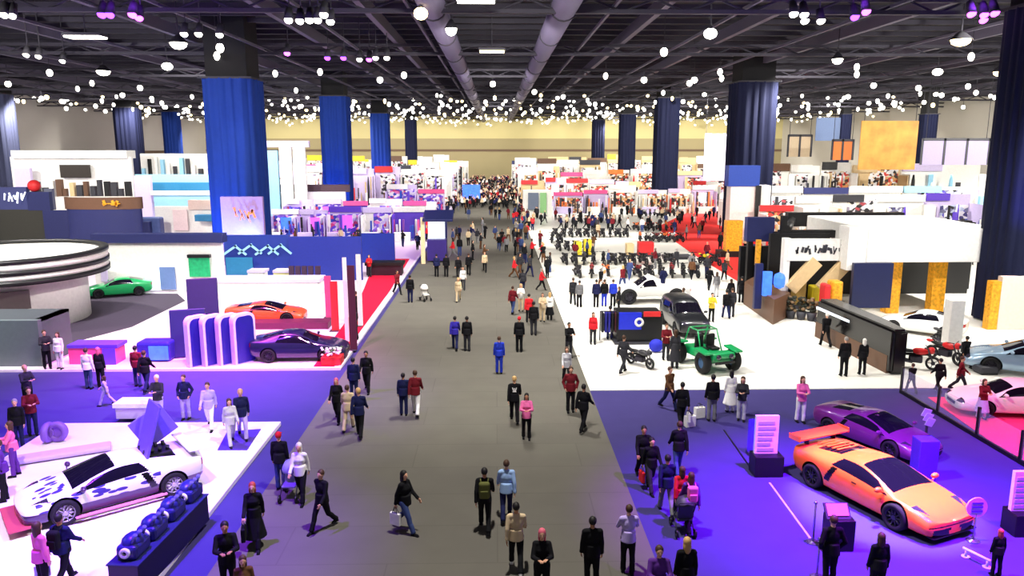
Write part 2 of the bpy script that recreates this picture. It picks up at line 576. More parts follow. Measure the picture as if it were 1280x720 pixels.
PICKUP = [(-2.6, .55, .8, .85, .8, .82, 1.0, .66, 1.02, 1.02), (-2.5, .5, .86, .9, .8, .88, 1.06, .72, 1.07, 1.07), (-1.9, .48, .87, .93, .78, .89, 1.07, .72, 1.08, 1.08), (-1.5, .48, .87, .93, .78, .89, 1.07, .72, 1.08, 1.08), (-.62, .48, .87, .92, .78, .89, 1.08, .72, 1.10, 1.10), (-.5, .48, .87, .92, .78, .89, 1.1, .68, 1.72, 1.76), (.25, .48, .87, .92, .78, .89, 1.1, .68, 1.8, 1.84),
          (.65, .48, .87, .92, .78, .89, 1.1, .7, 1.5, 1.55), (1.0, .48, .87, .93, .78, .89, 1.1, .76, 1.17, 1.2), (1.55, .5, .88, .93, .78, .89, 1.08, .76, 1.12, 1.15), (2.1, .5, .86, .91, .75, .86, 1.02, .74, 1.06, 1.09), (2.5, .52, .84, .88, .7, .8, .95, .7, .98, 1.0), (2.62, .56, .78, .82, .68, .74, .86, .62, .88, .9)]
STYLES = {  # table, front axle, rear axle, wheel radius, half track, windows: side u range, windscreen u range, rear glass u range
    'super': (SUPER, 1.30, -1.31, .335, .84, (4.0, 8.0), (5.75, 8.0), (2.5, 4.0)),
    'coupe': (COUPE, 1.35, -1.30, .335, .80, (3.5, 8.0), (6.3, 8.0), (2.2, 4.0)),
    'suv': (SUV, 1.38, -1.38, .37, .81, (1.5, 7.8), (6.3, 8.0), (.1, 1.2)),
    'pickup': (PICKUP, 1.62, -1.55, .50, .84, (5.25, 7.9), (6.4, 8.0), (4.1, 4.8)),
}
m_glass = mat('tinted_car_glass', (16, 14, 26), .06, spec=.9, noise=0)
m_tyre = mat('tyre_rubber', (16, 16, 19), .85)
m_rim = mat('dark_alloy', (58, 56, 66), .3, .7)
m_rims = mat('bright_alloy', (196, 190, 204), .25, .7)
m_trim = mat('gloss_black_trim', (10, 10, 12), .25)
m_lens = mat('headlamp_lens', (52, 48, 62), .1, spec=.9)
m_tail = mat('tail_lamp', (150, 12, 16), .2)
CARM = {}


def car_meshes(style):
    if style in CARM:
        return CARM[style]
    tab, xf, xr, rw, tr, us, uw, ur = STYLES[style]
    bm = BM()
    uvl = bm.loops.layers.uv.new('uv')
    vu = {}
    rows = []
    for i, (x, zb, wl, wm, zm, ws, zs, wg, zg, zt) in enumerate(tab):
        half = [(0, zb), (wl * .9, zb), (wl, zb + .09), (wm, zm), (ws, zs), (ws * .3 + wg * .7, zs * .3 + zg * .7) if zg - zs > .12 else (ws * .35 + wg * .65, zs * .35 + zg * .65), (wg * .93, zg), (wg * .5, zt - .012), (0, zt)]
        ring = []
        for k, (y, z) in enumerate(half):
            v = bm.verts.new((x, y, z))
            vu[v] = (i, k)
            ring.append(v)
        for k in range(7, 0, -1):
            y, z = half[k]
            v = bm.verts.new((x, -y, z))
            vu[v] = (i, k)
            ring.append(v)
        rows.append(ring)
    n = len(rows[0])
    for i in range(len(rows) - 1):
        for k in range(n):
            bm.faces.new((rows[i][k], rows[i + 1][k], rows[i + 1][(k + 1) % n], rows[i][(k + 1) % n]))
    for i in (0, len(rows) - 1):
        r = rows[i]
        for k in range(0, 8):
            a, b, c, d = r[k], r[k + 1], r[(n - k - 1) % n], r[(n - k) % n]
            vs = []
            for v in (a, b, c, d):
                if v not in vs:
                    vs.append(v)
            bm.faces.new(vs if i == 0 else vs[::-1])
    bmesh.ops.recalc_face_normals(bm, faces=bm.faces)
    for f in bm.faces:
        for l in f.loops:
            l[uvl].uv = vu[l.vert]
    me = bpy.data.meshes.new('car_tmp')
    bm.to_mesh(me)
    bm.free()
    me.materials.append(m_trim)
    me.materials.append(m_black)
    o = bpy.data.objects.new('car_tmp', me)
    C.objects.link(o)
    s = o.modifiers.new('s', 'SUBSURF')
    s.levels = s.render_levels = 4
    s.uv_smooth = 'NONE'
    cut = BM()
    for x in (xf, xr):
        for sy in (-1, 1):
            tube(cut, (x, sy * (tr - .19), rw + .01), (x, sy * 1.3, rw + .01), rw + .055, n=40, mi=1)
    cm = mesh_of('cut', cut, [m_trim, m_black])
    co = bpy.data.objects.new('cut', cm)
    C.objects.link(co)
    b = o.modifiers.new('b', 'BOOLEAN')
    b.object = co
    b.operation = 'DIFFERENCE'
    b.solver = 'EXACT'
    bpy.context.view_layer.update()
    dg = bpy.context.evaluated_depsgraph_get()
    full = bpy.data.meshes.new_from_object(o.evaluated_get(dg))
    bpy.data.objects.remove(o)
    bpy.data.objects.remove(co)
    bm = BM()
    bm.from_mesh(full)
    uvl = bm.loops.layers.uv.verify()
    xn, x0 = tab[-1][0], tab[0][0]
    groups = {}
    for f in bm.faces:
        f.smooth = True
        c = f.calc_center_median()
        if f.material_index == 1:
            groups.setdefault('wheel_arch', []).append(f)
            continue
        u = sum(l[uvl].uv[0] for l in f.loops) / len(f.loops)
        v = sum(l[uvl].uv[1] for l in f.loops) / len(f.loops)
        ay = abs(c.y)
        w = 'body'
        lo = us[0] + (v - 4) * .3
        hi = us[1] - (v - 4) * .75
        if 4.15 < v < 5.4 and lo < u < hi:
            w = 'side_window'
        elif v > 5.72 and uw[0] < u < uw[1] - .02:
            w = 'windscreen'
        elif v > 6.15 and ur[0] < u < ur[1]:
            w = 'rear_window'
        elif style == 'super' and xn - .2 < c.x and .19 < c.z < .36 and .18 < ay < .70:
            w = 'air_intake'
        elif style == 'super' and c.x > xn - .3 and .405 < c.z < .435 and ay < .8:
            w = 'air_intake'
        elif style == 'super' and -.88 + (c.z - .5) * .5 < c.x < -.70 + (c.z - .5) * .5 and .42 < c.z < .86 and ay > .6:
            w = 'air_intake'
        elif style == 'super' and c.z < .20 and c.x > -1.6:
            w = 'sill'
        elif style == 'super' and .60 < ay < .60 + (2.0 - c.x) * .65 and 1.62 < c.x < 2.06 and c.z > .55 and ay < .86 and v > 3.5:
            w = 'headlamp'
        elif style != 'super' and .42 < ay < .76 and xn - .22 < c.x and tab[-3][6] - .22 < c.z < tab[-3][6] - .02:
            w = 'headlamp'
        elif style != 'super' and c.x > xn - .12 and ay < .38 and .36 < c.z < tab[-1][6] - .03:
            w = 'air_intake'
        elif c.x < x0 + .12 and ay > .42 and tab[1][6] - .22 < c.z < tab[1][6] - .05:
            w = 'tail_lamp'
        groups.setdefault(w, []).append(f)
    split = []
    for w, fs in groups.items():
        if w == 'body' or w == 'windscreen' or w == 'rear_window':
            split.append((w, fs))
            continue
        left = set(fs)
        while left:
            st = [left.pop()]
            isl = list(st)
            while st:
                f = st.pop()
                for e in f.edges:
                    for g in e.link_faces:
                        if g in left:
                            left.discard(g)
                            st.append(g)
                            isl.append(g)
            if len(isl) > 5:
                split.append((w, isl))
    out = {'_panels': []}
    for w, fs in split:
        nb = BM()
        mp = {}
        for f in fs:
            vs = []
            for v in f.verts:
                if v not in mp:
                    mp[v] = nb.verts.new(v.co)
                vs.append(mp[v])
            try:
                nf = nb.faces.new(vs)
                nf.smooth = True
            except ValueError:
                pass
        me = bpy.data.meshes.new(w)
        nb.normal_update()
        nb.to_mesh(me)
        nb.free()
        me.materials.append({'body': m_trim, 'side_window': m_glass, 'windscreen': m_glass, 'rear_window': m_glass, 'wheel_arch': m_black, 'air_intake': m_trim, 'sill': m_trim, 'headlamp': m_lens, 'tail_lamp': m_tail}[w])
        out['_panels'].append((w, me))
    bm.free()
    # wheel
    wd = .26
    bm = BM()
    M = Matrix.Rotation(PI / 2, 4, 'X')
    lathe(bm, [(rw * .66, -wd / 2), (rw * .93, -wd / 2), (rw, -wd / 2 + .04), (rw, wd / 2 - .04), (rw * .93, wd / 2), (rw * .66, wd / 2)], M, 32, closed=True)
    out['tyre'] = mesh_of('tyre', bm, m_tyre)
    bm = BM()
    lathe(bm, [(rw * .6, -.1), (rw * .68, -.12), (rw * .68, .12), (rw * .6, .1)], M, 32, closed=True)
    for k in range(10):
        a = 2 * PI * k / 10
        for s in (-.08, .08):
            tube(bm, (.04 * math.cos(a), s, .04 * math.sin(a)), (rw * .64 * math.cos(a + .1), s * 1.2, rw * .64 * math.sin(a + .1)), .026, .018, 6)
    tube(bm, (0, -.11, 0), (0, .11, 0), .06, n=12)
    tube(bm, (0, -.02, 0), (0, .02, 0), rw * .5, n=20)
    out['rim'] = mesh_of('rim', bm, m_rim)
    bm = BM()
    ell(bm, (0, 0, 0), (.07, .12, .07), sub=3)
    tube(bm, (.02, 0, -.02), (.05, -.16, -.07), .018, n=6)
    out['mirror'] = mesh_of('mirror', bm, m_trim)
    CARM[style] = out
    return out


def car(style, paint, label, p, heading, group=None, rim=None, scale=1., name='car', arch=None):
    """heading: direction of the nose in degrees from +x"""
    M = car_meshes(style)
    tab, xf, xr, rw, tr = STYLES[style][:5]
    VEH.append((p.x, p.y, 1.9))
    t = thing(name, label, 'car', p, R(heading), group)
    t.scale = (scale,) * 3
    for k, me in M['_panels']:
        obj(k, me, [paint] if k == 'body' else None, t)
    for x in (xf, xr):
        for s in (-1, 1):
            w = obj('wheel', M['tyre'], None, t, (x, s * tr, rw))
            obj('rim', M['rim'], [rim or m_rim], w)
    xm, zm = tab[8][0] - .25, tab[8][6] + .12
    for s in (-1, 1):
        o = obj('mirror', M['mirror'], [paint], t, (xm, s * (tab[8][5] + .12), zm))
        o.scale = (1, s, 1)
    return t


def axle_place(a, b, wb, half, side):
    """ground position and heading from the contact points of two wheels on one side: a front, b rear; side +1 when that side is the car's left"""
    d = (a - b)
    h = math.atan2(d.y, d.x)
    m = (a + b) / 2
    nrm = Vector((-math.sin(h), math.cos(h), 0)) * (-side)
    return m + nrm * half, math.degrees(h), d.length / wb


m_orange = mat('orange_car_paint', (255, 108, 40), .32, coat=.8, noise=.02)
m_wrace = mat('white_race_paint', (238, 232, 240), .3, coat=.7, noise=.02)
# the race livery: lilac panels and dark sills that belong to the paint
nt = m_wrace.node_tree
b_ = nt.nodes['Principled BSDF']
tc = nt.nodes.new('ShaderNodeTexCoord')
sp = nt.nodes.new('ShaderNodeSeparateXYZ')
nt.links.new(tc.outputs['Object'], sp.inputs[0])
vo = nt.nodes.new('ShaderNodeTexVoronoi')
vo.inputs['Scale'].default_value = 3.2
mp_ = nt.nodes.new('ShaderNodeMapping')
mp_.inputs['Scale'].default_value = (.8, 1.6, 2.6)
nt.links.new(tc.outputs['Object'], mp_.inputs[0])
nt.links.new(mp_.outputs[0], vo.inputs['Vector'])


def mth(op, a, b):
    n = nt.nodes.new('ShaderNodeMath')
    n.operation = op
    for i, q in enumerate((a, b)):
        if hasattr(q, 'type') and not isinstance(q, (int, float)):
            nt.links.new(q, n.inputs[i])
        else:
            n.inputs[i].default_value = q
    return n.outputs[0]


g1 = mth('LESS_THAN', vo.outputs['Distance'], .43)
band = mth('MULTIPLY', mth('GREATER_THAN', sp.outputs['Z'], .47), mth('LESS_THAN', sp.outputs['Z'], .84))
xs = mth('MULTIPLY', mth('GREATER_THAN', sp.outputs['X'], -1.0), mth('LESS_THAN', sp.outputs['X'], 1.9))
g1 = mth('MULTIPLY', mth('MULTIPLY', g1, band), xs)
mx = nt.nodes.new('ShaderNodeMixRGB')
nt.links.new(g1, mx.inputs[0])
mx.inputs[1].default_value = (*lin((240, 236, 240)), 1)
mx.inputs[2].default_value = (*lin((62, 50, 128)), 1)
mx2 = nt.nodes.new('ShaderNodeMixRGB')
nt.links.new(mth('LESS_THAN', sp.outputs['Z'], .47), mx2.inputs[0])
nt.links.new(mx.outputs[0], mx2.inputs[1])
mx2.inputs[2].default_value = (*lin((58, 36, 70)), 1)
nt.links.new(mx2.outputs[0], b_.inputs['Base Color'])

# --- orange supercar with the wing
pc, hd, sc_ = axle_place(G(1119, 660), G(1021, 609), 2.61, .84, -1)
print('ORANGE', pc, hd, sc_)
hd_o = hd
oc = car('super', m_orange, 'orange sports car with big rear wing on violet carpet', pc, hd, scale=1.09)
bm = BM()
obox(bm, (0, 0, 0), (.46, 1.86, .045), ry=.12, bev=.012)
w_ = obj('rear_wing', bm, m_orange, oc, (-2.02, 0, 1.19))
for s in (-1, 1):
    bm = BM()
    obox(bm, (-2.02, s * .92, 1.19), (.42, .03, .16), bev=.01)
    obj('end_plate', bm, m_orange, oc)
    bm = BM()
    obox(bm, (-1.98, s * .5, 1.06), (.16, .03, .26), bev=.008)
    obj('wing_strut', bm, m_trim, oc)
bm = BM()
for k in range(5):
    obox(bm, (-1.0 - .17 * k, 0, 1.125 - .017 * k), (.06, .78, .02), ry=-.1)
obj('engine_louvre', bm, m_orange, oc)
bm = BM()
obox(bm, (2.16, 0, .17), (.2, 1.5, .02), bev=.005)
obj('front_splitter', bm, m_trim, oc)
bm = BM()
for s in (-1, 1):
    obox(bm, (.05, s * .905, .70), (.16, .02, .025), bev=.006)
obj('door_handle', bm, m_trim, oc)
# --- magenta sports car behind it
car('super', mat('magenta_car_paint', (104, 36, 104), .3, coat=.8, noise=.02), 'low magenta sports car just behind the orange car', G(1092, 553), hd + 4, scale=.92)
# --- white race car on the stage
pc, hd, sc_ = axle_place(G(82, 655, .14), G(217, 618, .14), 2.61, .84, 1)
print('RACE', pc, hd, sc_)
rc = car('super', m_wrace, 'white race car with lilac graphics and raised engine cover on the stage', pc, hd, rim=m_rims, scale=1.05)
bm = BM()
m_lilac = mat('lilac_panel', (96, 74, 190), .4)
obox(bm, (-1.0, .05, 1.75), (.07, 1.0, 1.5), ry=-.3, bev=.02)
obj('engine_cover', bm, m_lilac, rc)
bm = BM()
obox(bm, (-1.3, -.68, 1.55), (1.0, .06, .9), ry=.5, rx=.3, bev=.02)
obj('raised_door', bm, m_lilac, rc)
bm = BM()
box(bm, -1.5, -.7, -.4, .4, .92, 1.12, .05)
for k in range(4):
    for s in (-1, 1):
        tube(bm, (-1.4 + .2 * k, s * .16, 1.08), (-1.4 + .2 * k, s * .26, 1.22), .05, n=8)
obj('engine', bm, m_black, rc)
bm = BM()
lathe(bm, [(.17, 0), (.25, 0), (.25, .012), (.17, .012)], Matrix.Translation((1.5, .47, .70)) @ Matrix.Rotation(.26, 4, 'Y'), 28, closed=True)
lathe(bm, [(.0, 0), (.10, 0), (.10, .012), (.0, .012)], Matrix.Translation((1.5, .47, .70)) @ Matrix.Rotation(.26, 4, 'Y'), 20)
obj('lilac_roundel', bm, m_lilac, rc)
bm = BM()
obox(bm, (2.28, .1, .2), (.5, 1.7, .04), bev=.01)
obj('front_splitter', bm, mat('rust_red', (170, 70, 80), .5), rc)
bm = BM()
obox(bm, (-1.95, 0, 1.12), (.3, 1.7, .035), bev=.01)
for s in (-1, 1):
    obox(bm, (-1.95, s * .6, 1.0), (.12, .03, .24))
obj('rear_spoiler', bm, m_wrace, rc)
bm = BM()
obox(bm, (0, .99, .17), (2.2, .14, .04), bev=.01)
obj('side_skirt', bm, mat('rose_skirt', (222, 130, 170), .5), rc)
# --- more cars
zp = .10
m_green = mat('green_car_paint', (16, 150, 84), .3, coat=.8, noise=.02)
car('coupe', m_green, 'bright green sports car below the white booth wall', G(150, 369, zp), 205, scale=.92)
m_or2 = mat('red_orange_car_paint', (236, 92, 46), .3, coat=.8, noise=.02)
car('super', m_or2, 'red orange low sports car side on at the white counter', G(334, 402, zp), 4, scale=1.0)
m_ind = mat('indigo_car_paint', (20, 17, 52), .3, coat=.8, noise=.02)
car('coupe', m_ind, 'dark indigo car side on at the edge of the red walkway', G(376, 447, zp), 2, scale=1.0)
m_silver = mat('silver_blue_car_paint', (150, 176, 200), .25, .3, coat=.8, noise=.02)
car('coupe', m_silver, 'silver blue car cut by the photo edge', G(1284, 466, .03), 152, scale=1.12)
m_wcar = mat('white_car_paint', (236, 236, 234), .28, coat=.8, noise=.02)
car('coupe', m_wcar, 'white sports car behind the long black bar', G(1152, 416, .03), 140, scale=.95)
car('pickup', m_wcar, 'white pickup truck with big black tyres side on amid the white floor', G(812, 377, .03), 183, scale=.98, name='truck')
m_van = mat('black_van_paint', (18, 20, 26), .35, coat=.5, noise=.02)
car('suv', m_van, 'black van seen end on beside the blue and red display box', G(867, 424, .03) + Vector((0, 2.2, 0)), -88, scale=.98, name='van')
car('coupe', m_wcar, 'white open sided show car on the rose floor behind the barrier', G(1262, 515, .02), 172, scale=.95)


# --- green buggy, end on
def buggy(p, rz, label):
    t = thing('buggy', label, 'car', p, R(rz))
    bm = BM()
    box(bm, -.55, .55, -1.3, 1.2, .45, .82, .1)
    box(bm, -.62, .62, -1.55, -.9, .62, .98, .14)
    obj('body', bm, m_green, t)
    for s in (-1, 1):
        bm = BM()
        obox(bm, (s * .78, -1.05, 1.02), (.42, .95, .1), rx=.1, bev=.05)
        obj('fender', bm, m_green, t)
        bm = BM()
        obox(bm, (s * .78, 1.0, 1.05), (.42, 1.0, .1), rx=-.1, bev=.05)
        obj('fender', bm, m_green, t)
        bm = BM()
        ell(bm, (s * .33, -1.58, .83), (.13, .07, .13))
        obj('headlamp', bm, m_lens, t)
        bm = BM()
        box(bm, s * .3 - .22, s * .3 + .22, .0, .15, .85, 1.5, .06)
        box(bm, s * .3 - .22, s * .3 + .22, -.45, .1, .82, .95, .05)
        obj('seat', bm, m_black, t)
        for y in (-1.05, 1.0):
            bm = BM()
            lathe(bm, [(.26, -.17), (.44, -.17), (.5, -.1), (.5, .1), (.44, .17), (.26, .17)], Matrix.Translation((s * .78, y, .5)) @ Matrix.Rotation(PI / 2, 4, 'Y'), 24, closed=True)
            w = obj('wheel', bm, m_tyre, t)
            bm = BM()
            tube(bm, (s * .70, y, .5), (s * .86, y, .5), .27, n=16)
            obj('hub', bm, mat('steel_blue_hub', (60, 92, 130), .4), w)
    bm = BM()
    for s in (-1, 1):
        tube(bm, (s * .55, -.5, .8), (s * .5, -.1, 1.75), .035, n=8)
        tube(bm, (s * .5, -.1, 1.75), (s * .5, .6, 1.75), .035, n=8)
        tube(bm, (s * .5, .6, 1.75), (s * .55, 1.0, .8), .035, n=8)
    for y in (-.1, .6):
        tube(bm, (-.5, y, 1.75), (.5, y, 1.75), .035, n=8)
    obj('roll_cage', bm, m_green, t)
    bm = BM()
    box(bm, -.5, .5, -1.62, -1.55, .5, .62, .02)
    obj('bumper', bm, m_black, t)
    return t


buggy(G(891, 468, .03) + Vector((0, 1.4, 0)), 18, 'green open buggy with a roll cage on the white floor')


# --- motorcycles
def moto_mesh():
    bm = BM()
    for y in (-.72, .72):
        lathe(bm, [(.22, -.06), (.29, -.07), (.32, -.03), (.32, .03), (.29, .07), (.22, .06)], Matrix.Translation((0, y, .32)) @ Matrix.Rotation(PI / 2, 4, 'Y'), 18, 0, True)
        tube(bm, (-.05, y, .32), (.05, y, .32), .09, n=10, mi=2)
        for k in range(5):
            a = 2 * PI * k / 5
            tube(bm, (0, y, .32), (0, y + .24 * math.cos(a), .32 + .24 * math.sin(a)), .015, n=5, mi=2)
    box(bm, -.17, .17, -.3, .28, .28, .62, .07, 2)
    ell(bm, (0, -.18, .82), (.19, .36, .17), 1)
    ell(bm, (0, .4, .80), (.16, .42, .09), 0)
    ell(bm, (0, .86, .84), (.11, .2, .08), 1)
    for s in (-1, 1):
        tube(bm, (s * .1, -.72, .32), (s * .1, -.48, .98), .035, n=7, mi=2)
        tube(bm, (s * .05, -.48, 1.0), (s * .38, -.36, 1.05), .02, n=6, mi=0)
        tube(bm, (s * .16, .1, .3), (s * .17, .95, .42), .055, .07, n=8, mi=2)
    ell(bm, (0, -.62, .9), (.14, .16, .17), 1)
    ell(bm, (0, -.76, .9), (.09, .05, .09), 2)
    tube(bm, (0, -.5, .7), (0, .6, .62), .06, n=8, mi=0)
    return mesh_of('motorcycle', bm, [m_black, m_trim, m_rim])


MOTO = moto_mesh()
MP = {'black': cmat((22, 22, 26), .3), 'dark grey': cmat((60, 60, 64), .3), 'maroon': cmat((120, 30, 34), .3), 'yellow': cmat((238, 214, 40), .35), 'orange': cmat((232, 112, 40), .3), 'white': cmat((225, 222, 218), .3), 'red': cmat((208, 36, 40), .3), 'navy': cmat((30, 36, 92), .3)}


def moto(px, py, rz, col, label, group, s=1.):
    VEH.append((*G(px, py).xy, .75))
    o = obj('motorcycle', MOTO, [m_black, MP[col], m_rim], None, G(px, py, .03), None, R(rz))
    o.scale = (s,) * 3
    return tag(o, label, 'motorcycle', group)


rows = [  # first px, last px, ground row, count, colours, what
    (706, 790, 330, 10, ('black', 'black', 'dark grey'), 'dark row below the yellow and red boxes'),
    (804, 836, 330, 4, ('black', 'dark grey'), 'short dark run below the red box'),
    (782, 868, 346, 11, ('black', 'maroon', 'black'), 'row directly behind the white pickup truck'),
    (722, 757, 346, 5, ('black', 'maroon', 'orange'), 'mixed row near the white truck'),
    (698, 730, 313, 5, ('black', 'dark grey'), 'dark cluster beside the yellow box'),
    (694, 782, 296, 12, ('black', 'black', 'dark grey'), 'row behind the yellow and red boxes'),
    (700, 775, 278, 11, ('black', 'dark grey'), 'rearmost straight row'),
    (690, 700, 303, 2, ('black',), 'aisle end of the motorcycle rows'),
    (795, 842, 288, 7, ('orange', 'orange', 'maroon'), 'orange group beside the red stand carpet'),
    (800, 850, 302, 6, ('orange', 'white', 'maroon'), 'orange and white group below the orange row'),
    (790, 850, 270, 9, ('maroon', 'black', 'white'), 'mixed far group beside the red stand carpet'),
    (866, 894, 331, 4, ('black', 'yellow'), 'group beside the gold lit column on red carpet')]
for a, b, yg, n, cols, what in rows:
    wm = G(b, yg).x - G(a, yg).x
    n = max(2, int(wm / .84) + 1)
    for k in range(n):
        c = cols[k % len(cols)]
        px = a + (b - a) * k / max(1, n - 1)
        moto(px, yg, random.choice((8, 12, 172)), c, '%s motorcycle in the %s' % (c, what), '%s motorcycles, %s' % (c, what))
moto(800, 458, 35, 'dark grey', 'small grey motorbike alone in front of the blue and red display box', None, .85)
moto(1143, 460, 60, 'red', 'red motorbike right beside the end of the black bar', None, 1.0)
moto(1180, 452, 20, 'red', 'red motorbike between black bar and white square post', None, 1.0)
moto(1184, 436, 10, 'dark grey', 'dark motorbike behind the white square post', None, 1.0)
# ---------------------------------------------------------------- stands and furniture
BLOCK = [(x - r, x + r, y - r, y + r) for x, y, r in COLUMNS + VEH]


class Stand:
    def __init__(s, name, label, cat, px, yg, group=None, z=0.):
        s.o = G(px, yg, z)
        s.t = thing(name, label, cat, s.o, 0, group)

    def add(s, part, bm, m, label=None, parent=None):
        """bm in world coordinates"""
        bmesh.ops.translate(bm, verts=bm.verts, vec=-s.o)
        o = obj(part, bm, m, parent or s.t)
        if label:
            o['label'] = label
        return o

    def pb(s, part, x0, x1, yb, yt, yg, d, m, label=None, dy=0., bev=0., block=True):
        a = PB(x0, x1, yb, yt, yg, d)
        bm = box(BM(), a[0], a[1], a[2] + dy, a[3] + dy, max(a[4], s.o.z), a[5], bev)
        if block and a[4] < 1.5:
            BLOCK.append((a[0] - .3, a[1] + .3, a[2] + dy - .3, a[3] + dy + .3))
        return s.add(part, bm, m, label)

    def bx(s, part, x0, x1, y0, y1, z0, z1, m, bev=0., label=None):
        return s.add(part, box(BM(), x0, x1, y0, y1, z0, z1, bev), m, label)


def marks(w, h, n, seed=1):
    """unreadable strokes standing for lettering, in the xz plane facing -y"""
    r = random.Random(seed)
    bm = BM()
    for k in range(n):
        x = -w / 2 + w * (k + .5) / n
        q = w / n * .36
        for _ in range(2):
            obox(bm, (x + r.uniform(-q, q), 0, r.uniform(-h, h) * .2), (q * r.uniform(.4, 1.4), .03, h * r.uniform(.3, 1)), ry=r.uniform(-.5, .5))
    return bm


W_ = cmat((238, 237, 232), .5)
LIL = cmat((206, 192, 230), .5)
NAVY = cmat((32, 38, 88), .5)
BLK = cmat((14, 14, 17), .45)
BRN = cmat((96, 68, 50), .5)
CHAR = cmat((52, 52, 60), .5)
BLUE = cmat((24, 66, 170), .5)
TEAL = cmat((40, 120, 165), .5)
SKY = cmat((150, 205, 232), .5)
PUR = cmat((92, 60, 190), .5)
ROS = cmat((222, 78, 140), .5)
RED_ = cmat((205, 40, 44), .5)
ORG = cmat((226, 120, 54), .5)
YEL = cmat((238, 214, 46), .5)
BEI = cmat((214, 186, 140), .5)
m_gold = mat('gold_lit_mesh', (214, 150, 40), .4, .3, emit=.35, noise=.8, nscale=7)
m_scr = mat('lit_screen_blue', (60, 110, 240), .4, emit=1.2, noise=.5, nscale=3)
m_scrw = mat('lit_screen_white', (225, 232, 245), .4, emit=.9, noise=.15, nscale=2)
m_scrp = mat('lit_screen_magenta', (225, 90, 220), .4, emit=1.1, noise=.3, nscale=4)
m_scrg = mat('lit_screen_green', (30, 140, 90), .4, emit=.7, noise=.5, nscale=4)
m_clear = mat('clear_glass', (200, 190, 255), .05, alpha=.14, noise=0)

# ===== round banded pavilion
cx = V(-2, 300, 44).x
t = thing('round_pavilion', 'round white pavilion roof with black bands cut by the photo edge', 'pavilion', (cx, 44, .1))
zs = (4.22, 4.02, 3.66, 3.42, 3.14, 2.86)
for i, (a, b) in enumerate(zip(zs, zs[1:])):
    bm = BM()
    r0 = 5.5 if i % 2 else 5.56
    lathe(bm, [(5.1, b - .1), (r0, b - .1), (r0, a - .1), (5.1, a - .1)], None, 72, closed=True)
    obj('roof_band', bm, W_ if i % 2 else BLK, t)['label'] = 'white band' if i % 2 else 'black band'
bm = BM()
lathe(bm, [(0, 3.75), (5.15, 3.75), (5.15, 3.88), (0, 3.88)], None, 72)
obj('roof', bm, W_, t)
bm = BM()
lathe(bm, [(4.2, 0), (4.3, 0), (4.3, 3.9), (4.2, 3.9)], None, 48, closed=True)
obj('wall', bm, W_, t)
bm = BM()
obox(bm, (2.6, -3.55, 1.85), (1.7, .3, 1.0), rz=.62)
obj('window', bm, cmat((96, 88, 88), .3), t)
bm = BM()
for a in (-1.9, -1.7, -1.5, -1.3):
    tube(bm, (4.7 * math.cos(a), 4.7 * math.sin(a), 0), (4.7 * math.cos(a), 4.7 * math.sin(a), 2.6), .12, n=8)
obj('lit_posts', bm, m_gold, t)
BLOCK.append((cx - 6, cx + 6, 38, 50))
# grey green enclosure in front of it
s = Stand('low_enclosure', 'green grey box wall beneath the round banded pavilion at the photo edge', 'partition', 20, 461, z=.1)
s.pb('wall_panel', -60, 50, 461, 401, 461, .3, cmat((92, 104, 108), .7))
a = PB(-60, 50, 461, 401, 461)
s.bx('side_panel', a[1] - .3, a[1], a[2] + .3, a[2] + 2.6, .1, a[5], cmat((78, 88, 92), .7))
s.bx('top_plate', a[0], a[1], a[2] + .3, a[2] + 2.6, a[5] - .12, a[5], cmat((64, 70, 76), .7))
# red fronted counter
s = Stand('counter', 'red and purple fronted counter at the platform edge by the green grey box', 'counter', 115, 458, z=.1)
s.pb('body', 86, 145, 458, 434, 458, .9, ROS)
s.pb('top', 84, 147, 435, 431, 458, 1.0, PUR, dy=-.05)
s.pb('front_panel', 128, 144, 456, 436, 458.6, .06, PUR, block=False)
s = Stand('screen_box', 'indigo box with screen on the pale platform beside the maroon and black pair', 'display', 192, 455, z=.1)
s.pb('body', 170, 212, 455, 428, 455, 1.0, cmat((44, 36, 140), .4), bev=.12)
s.pb('screen', 186, 210, 450, 433, 455.5, .05, m_scr, block=False)
# arches
for k, px in enumerate((250, 269, 288, 306)):
    p = G(px, 456 - k * 1.2, .1)
    t = thing('arched_panel', ('first', 'second', 'third', 'fourth')[k] + ' rounded white framed blue panel, counted from the slanted navy screen', 'display panel', p, R(52), 'white framed arched panels')
    w, h = .72, 2.35
    pts = [(-w, 0)] + [(-w + .35 - .35 * math.cos(a), h - .35 + .35 * math.sin(a)) for a in [PI / 2 * q / 5 for q in range(6)]] + [(w - .35 + .35 * math.sin(a), h - .35 + .35 * math.cos(a)) for a in [PI / 2 * q / 5 for q in range(6)]] + [(w, 0)]
    Mx = Matrix.Rotation(PI / 2, 4, 'X')
    bm = BM()
    prism(bm, [(x * .8, y) for x, y in pts], -.16, .16, Mx)
    obj('frame', bm, LIL, t)
    bm = BM()
    prism(bm, [(x * .64, y * .93 + .05) for x, y in pts], -.19, .19, Mx)
    obj('panel', bm, cmat((30, 26, 120), .35), t)
# slanted navy screen
s = Stand('slanted_screen', 'slanted navy screen wall beside the white framed arched panels', 'screen', 240, 440, z=.1)
q = G(238, 445, .1)
bm = BM()
obox(bm, (q.x, q.y, 1.25), (1.6, .25, 2.3), rx=-.16, rz=.3, bev=.04)
s.add('panel', bm, NAVY)
bm = BM()
obox(bm, (q.x - .45, q.y + 3.2, 2.2), (1.5, .3, 2.3), rx=-.2, rz=.3, bev=.04)
s.add('upper_panel', bm, cmat((28, 32, 78), .5))
bm = BM()
box(bm, q.x - .6, q.x + .8, q.y + .2, q.y + 3.2, .1, .5, .05)
box(bm, q.x - .6, q.x + .8, q.y + 2.9, q.y + 3.4, .3, 1.4, .05)
s.add('plinth', bm, CHAR)
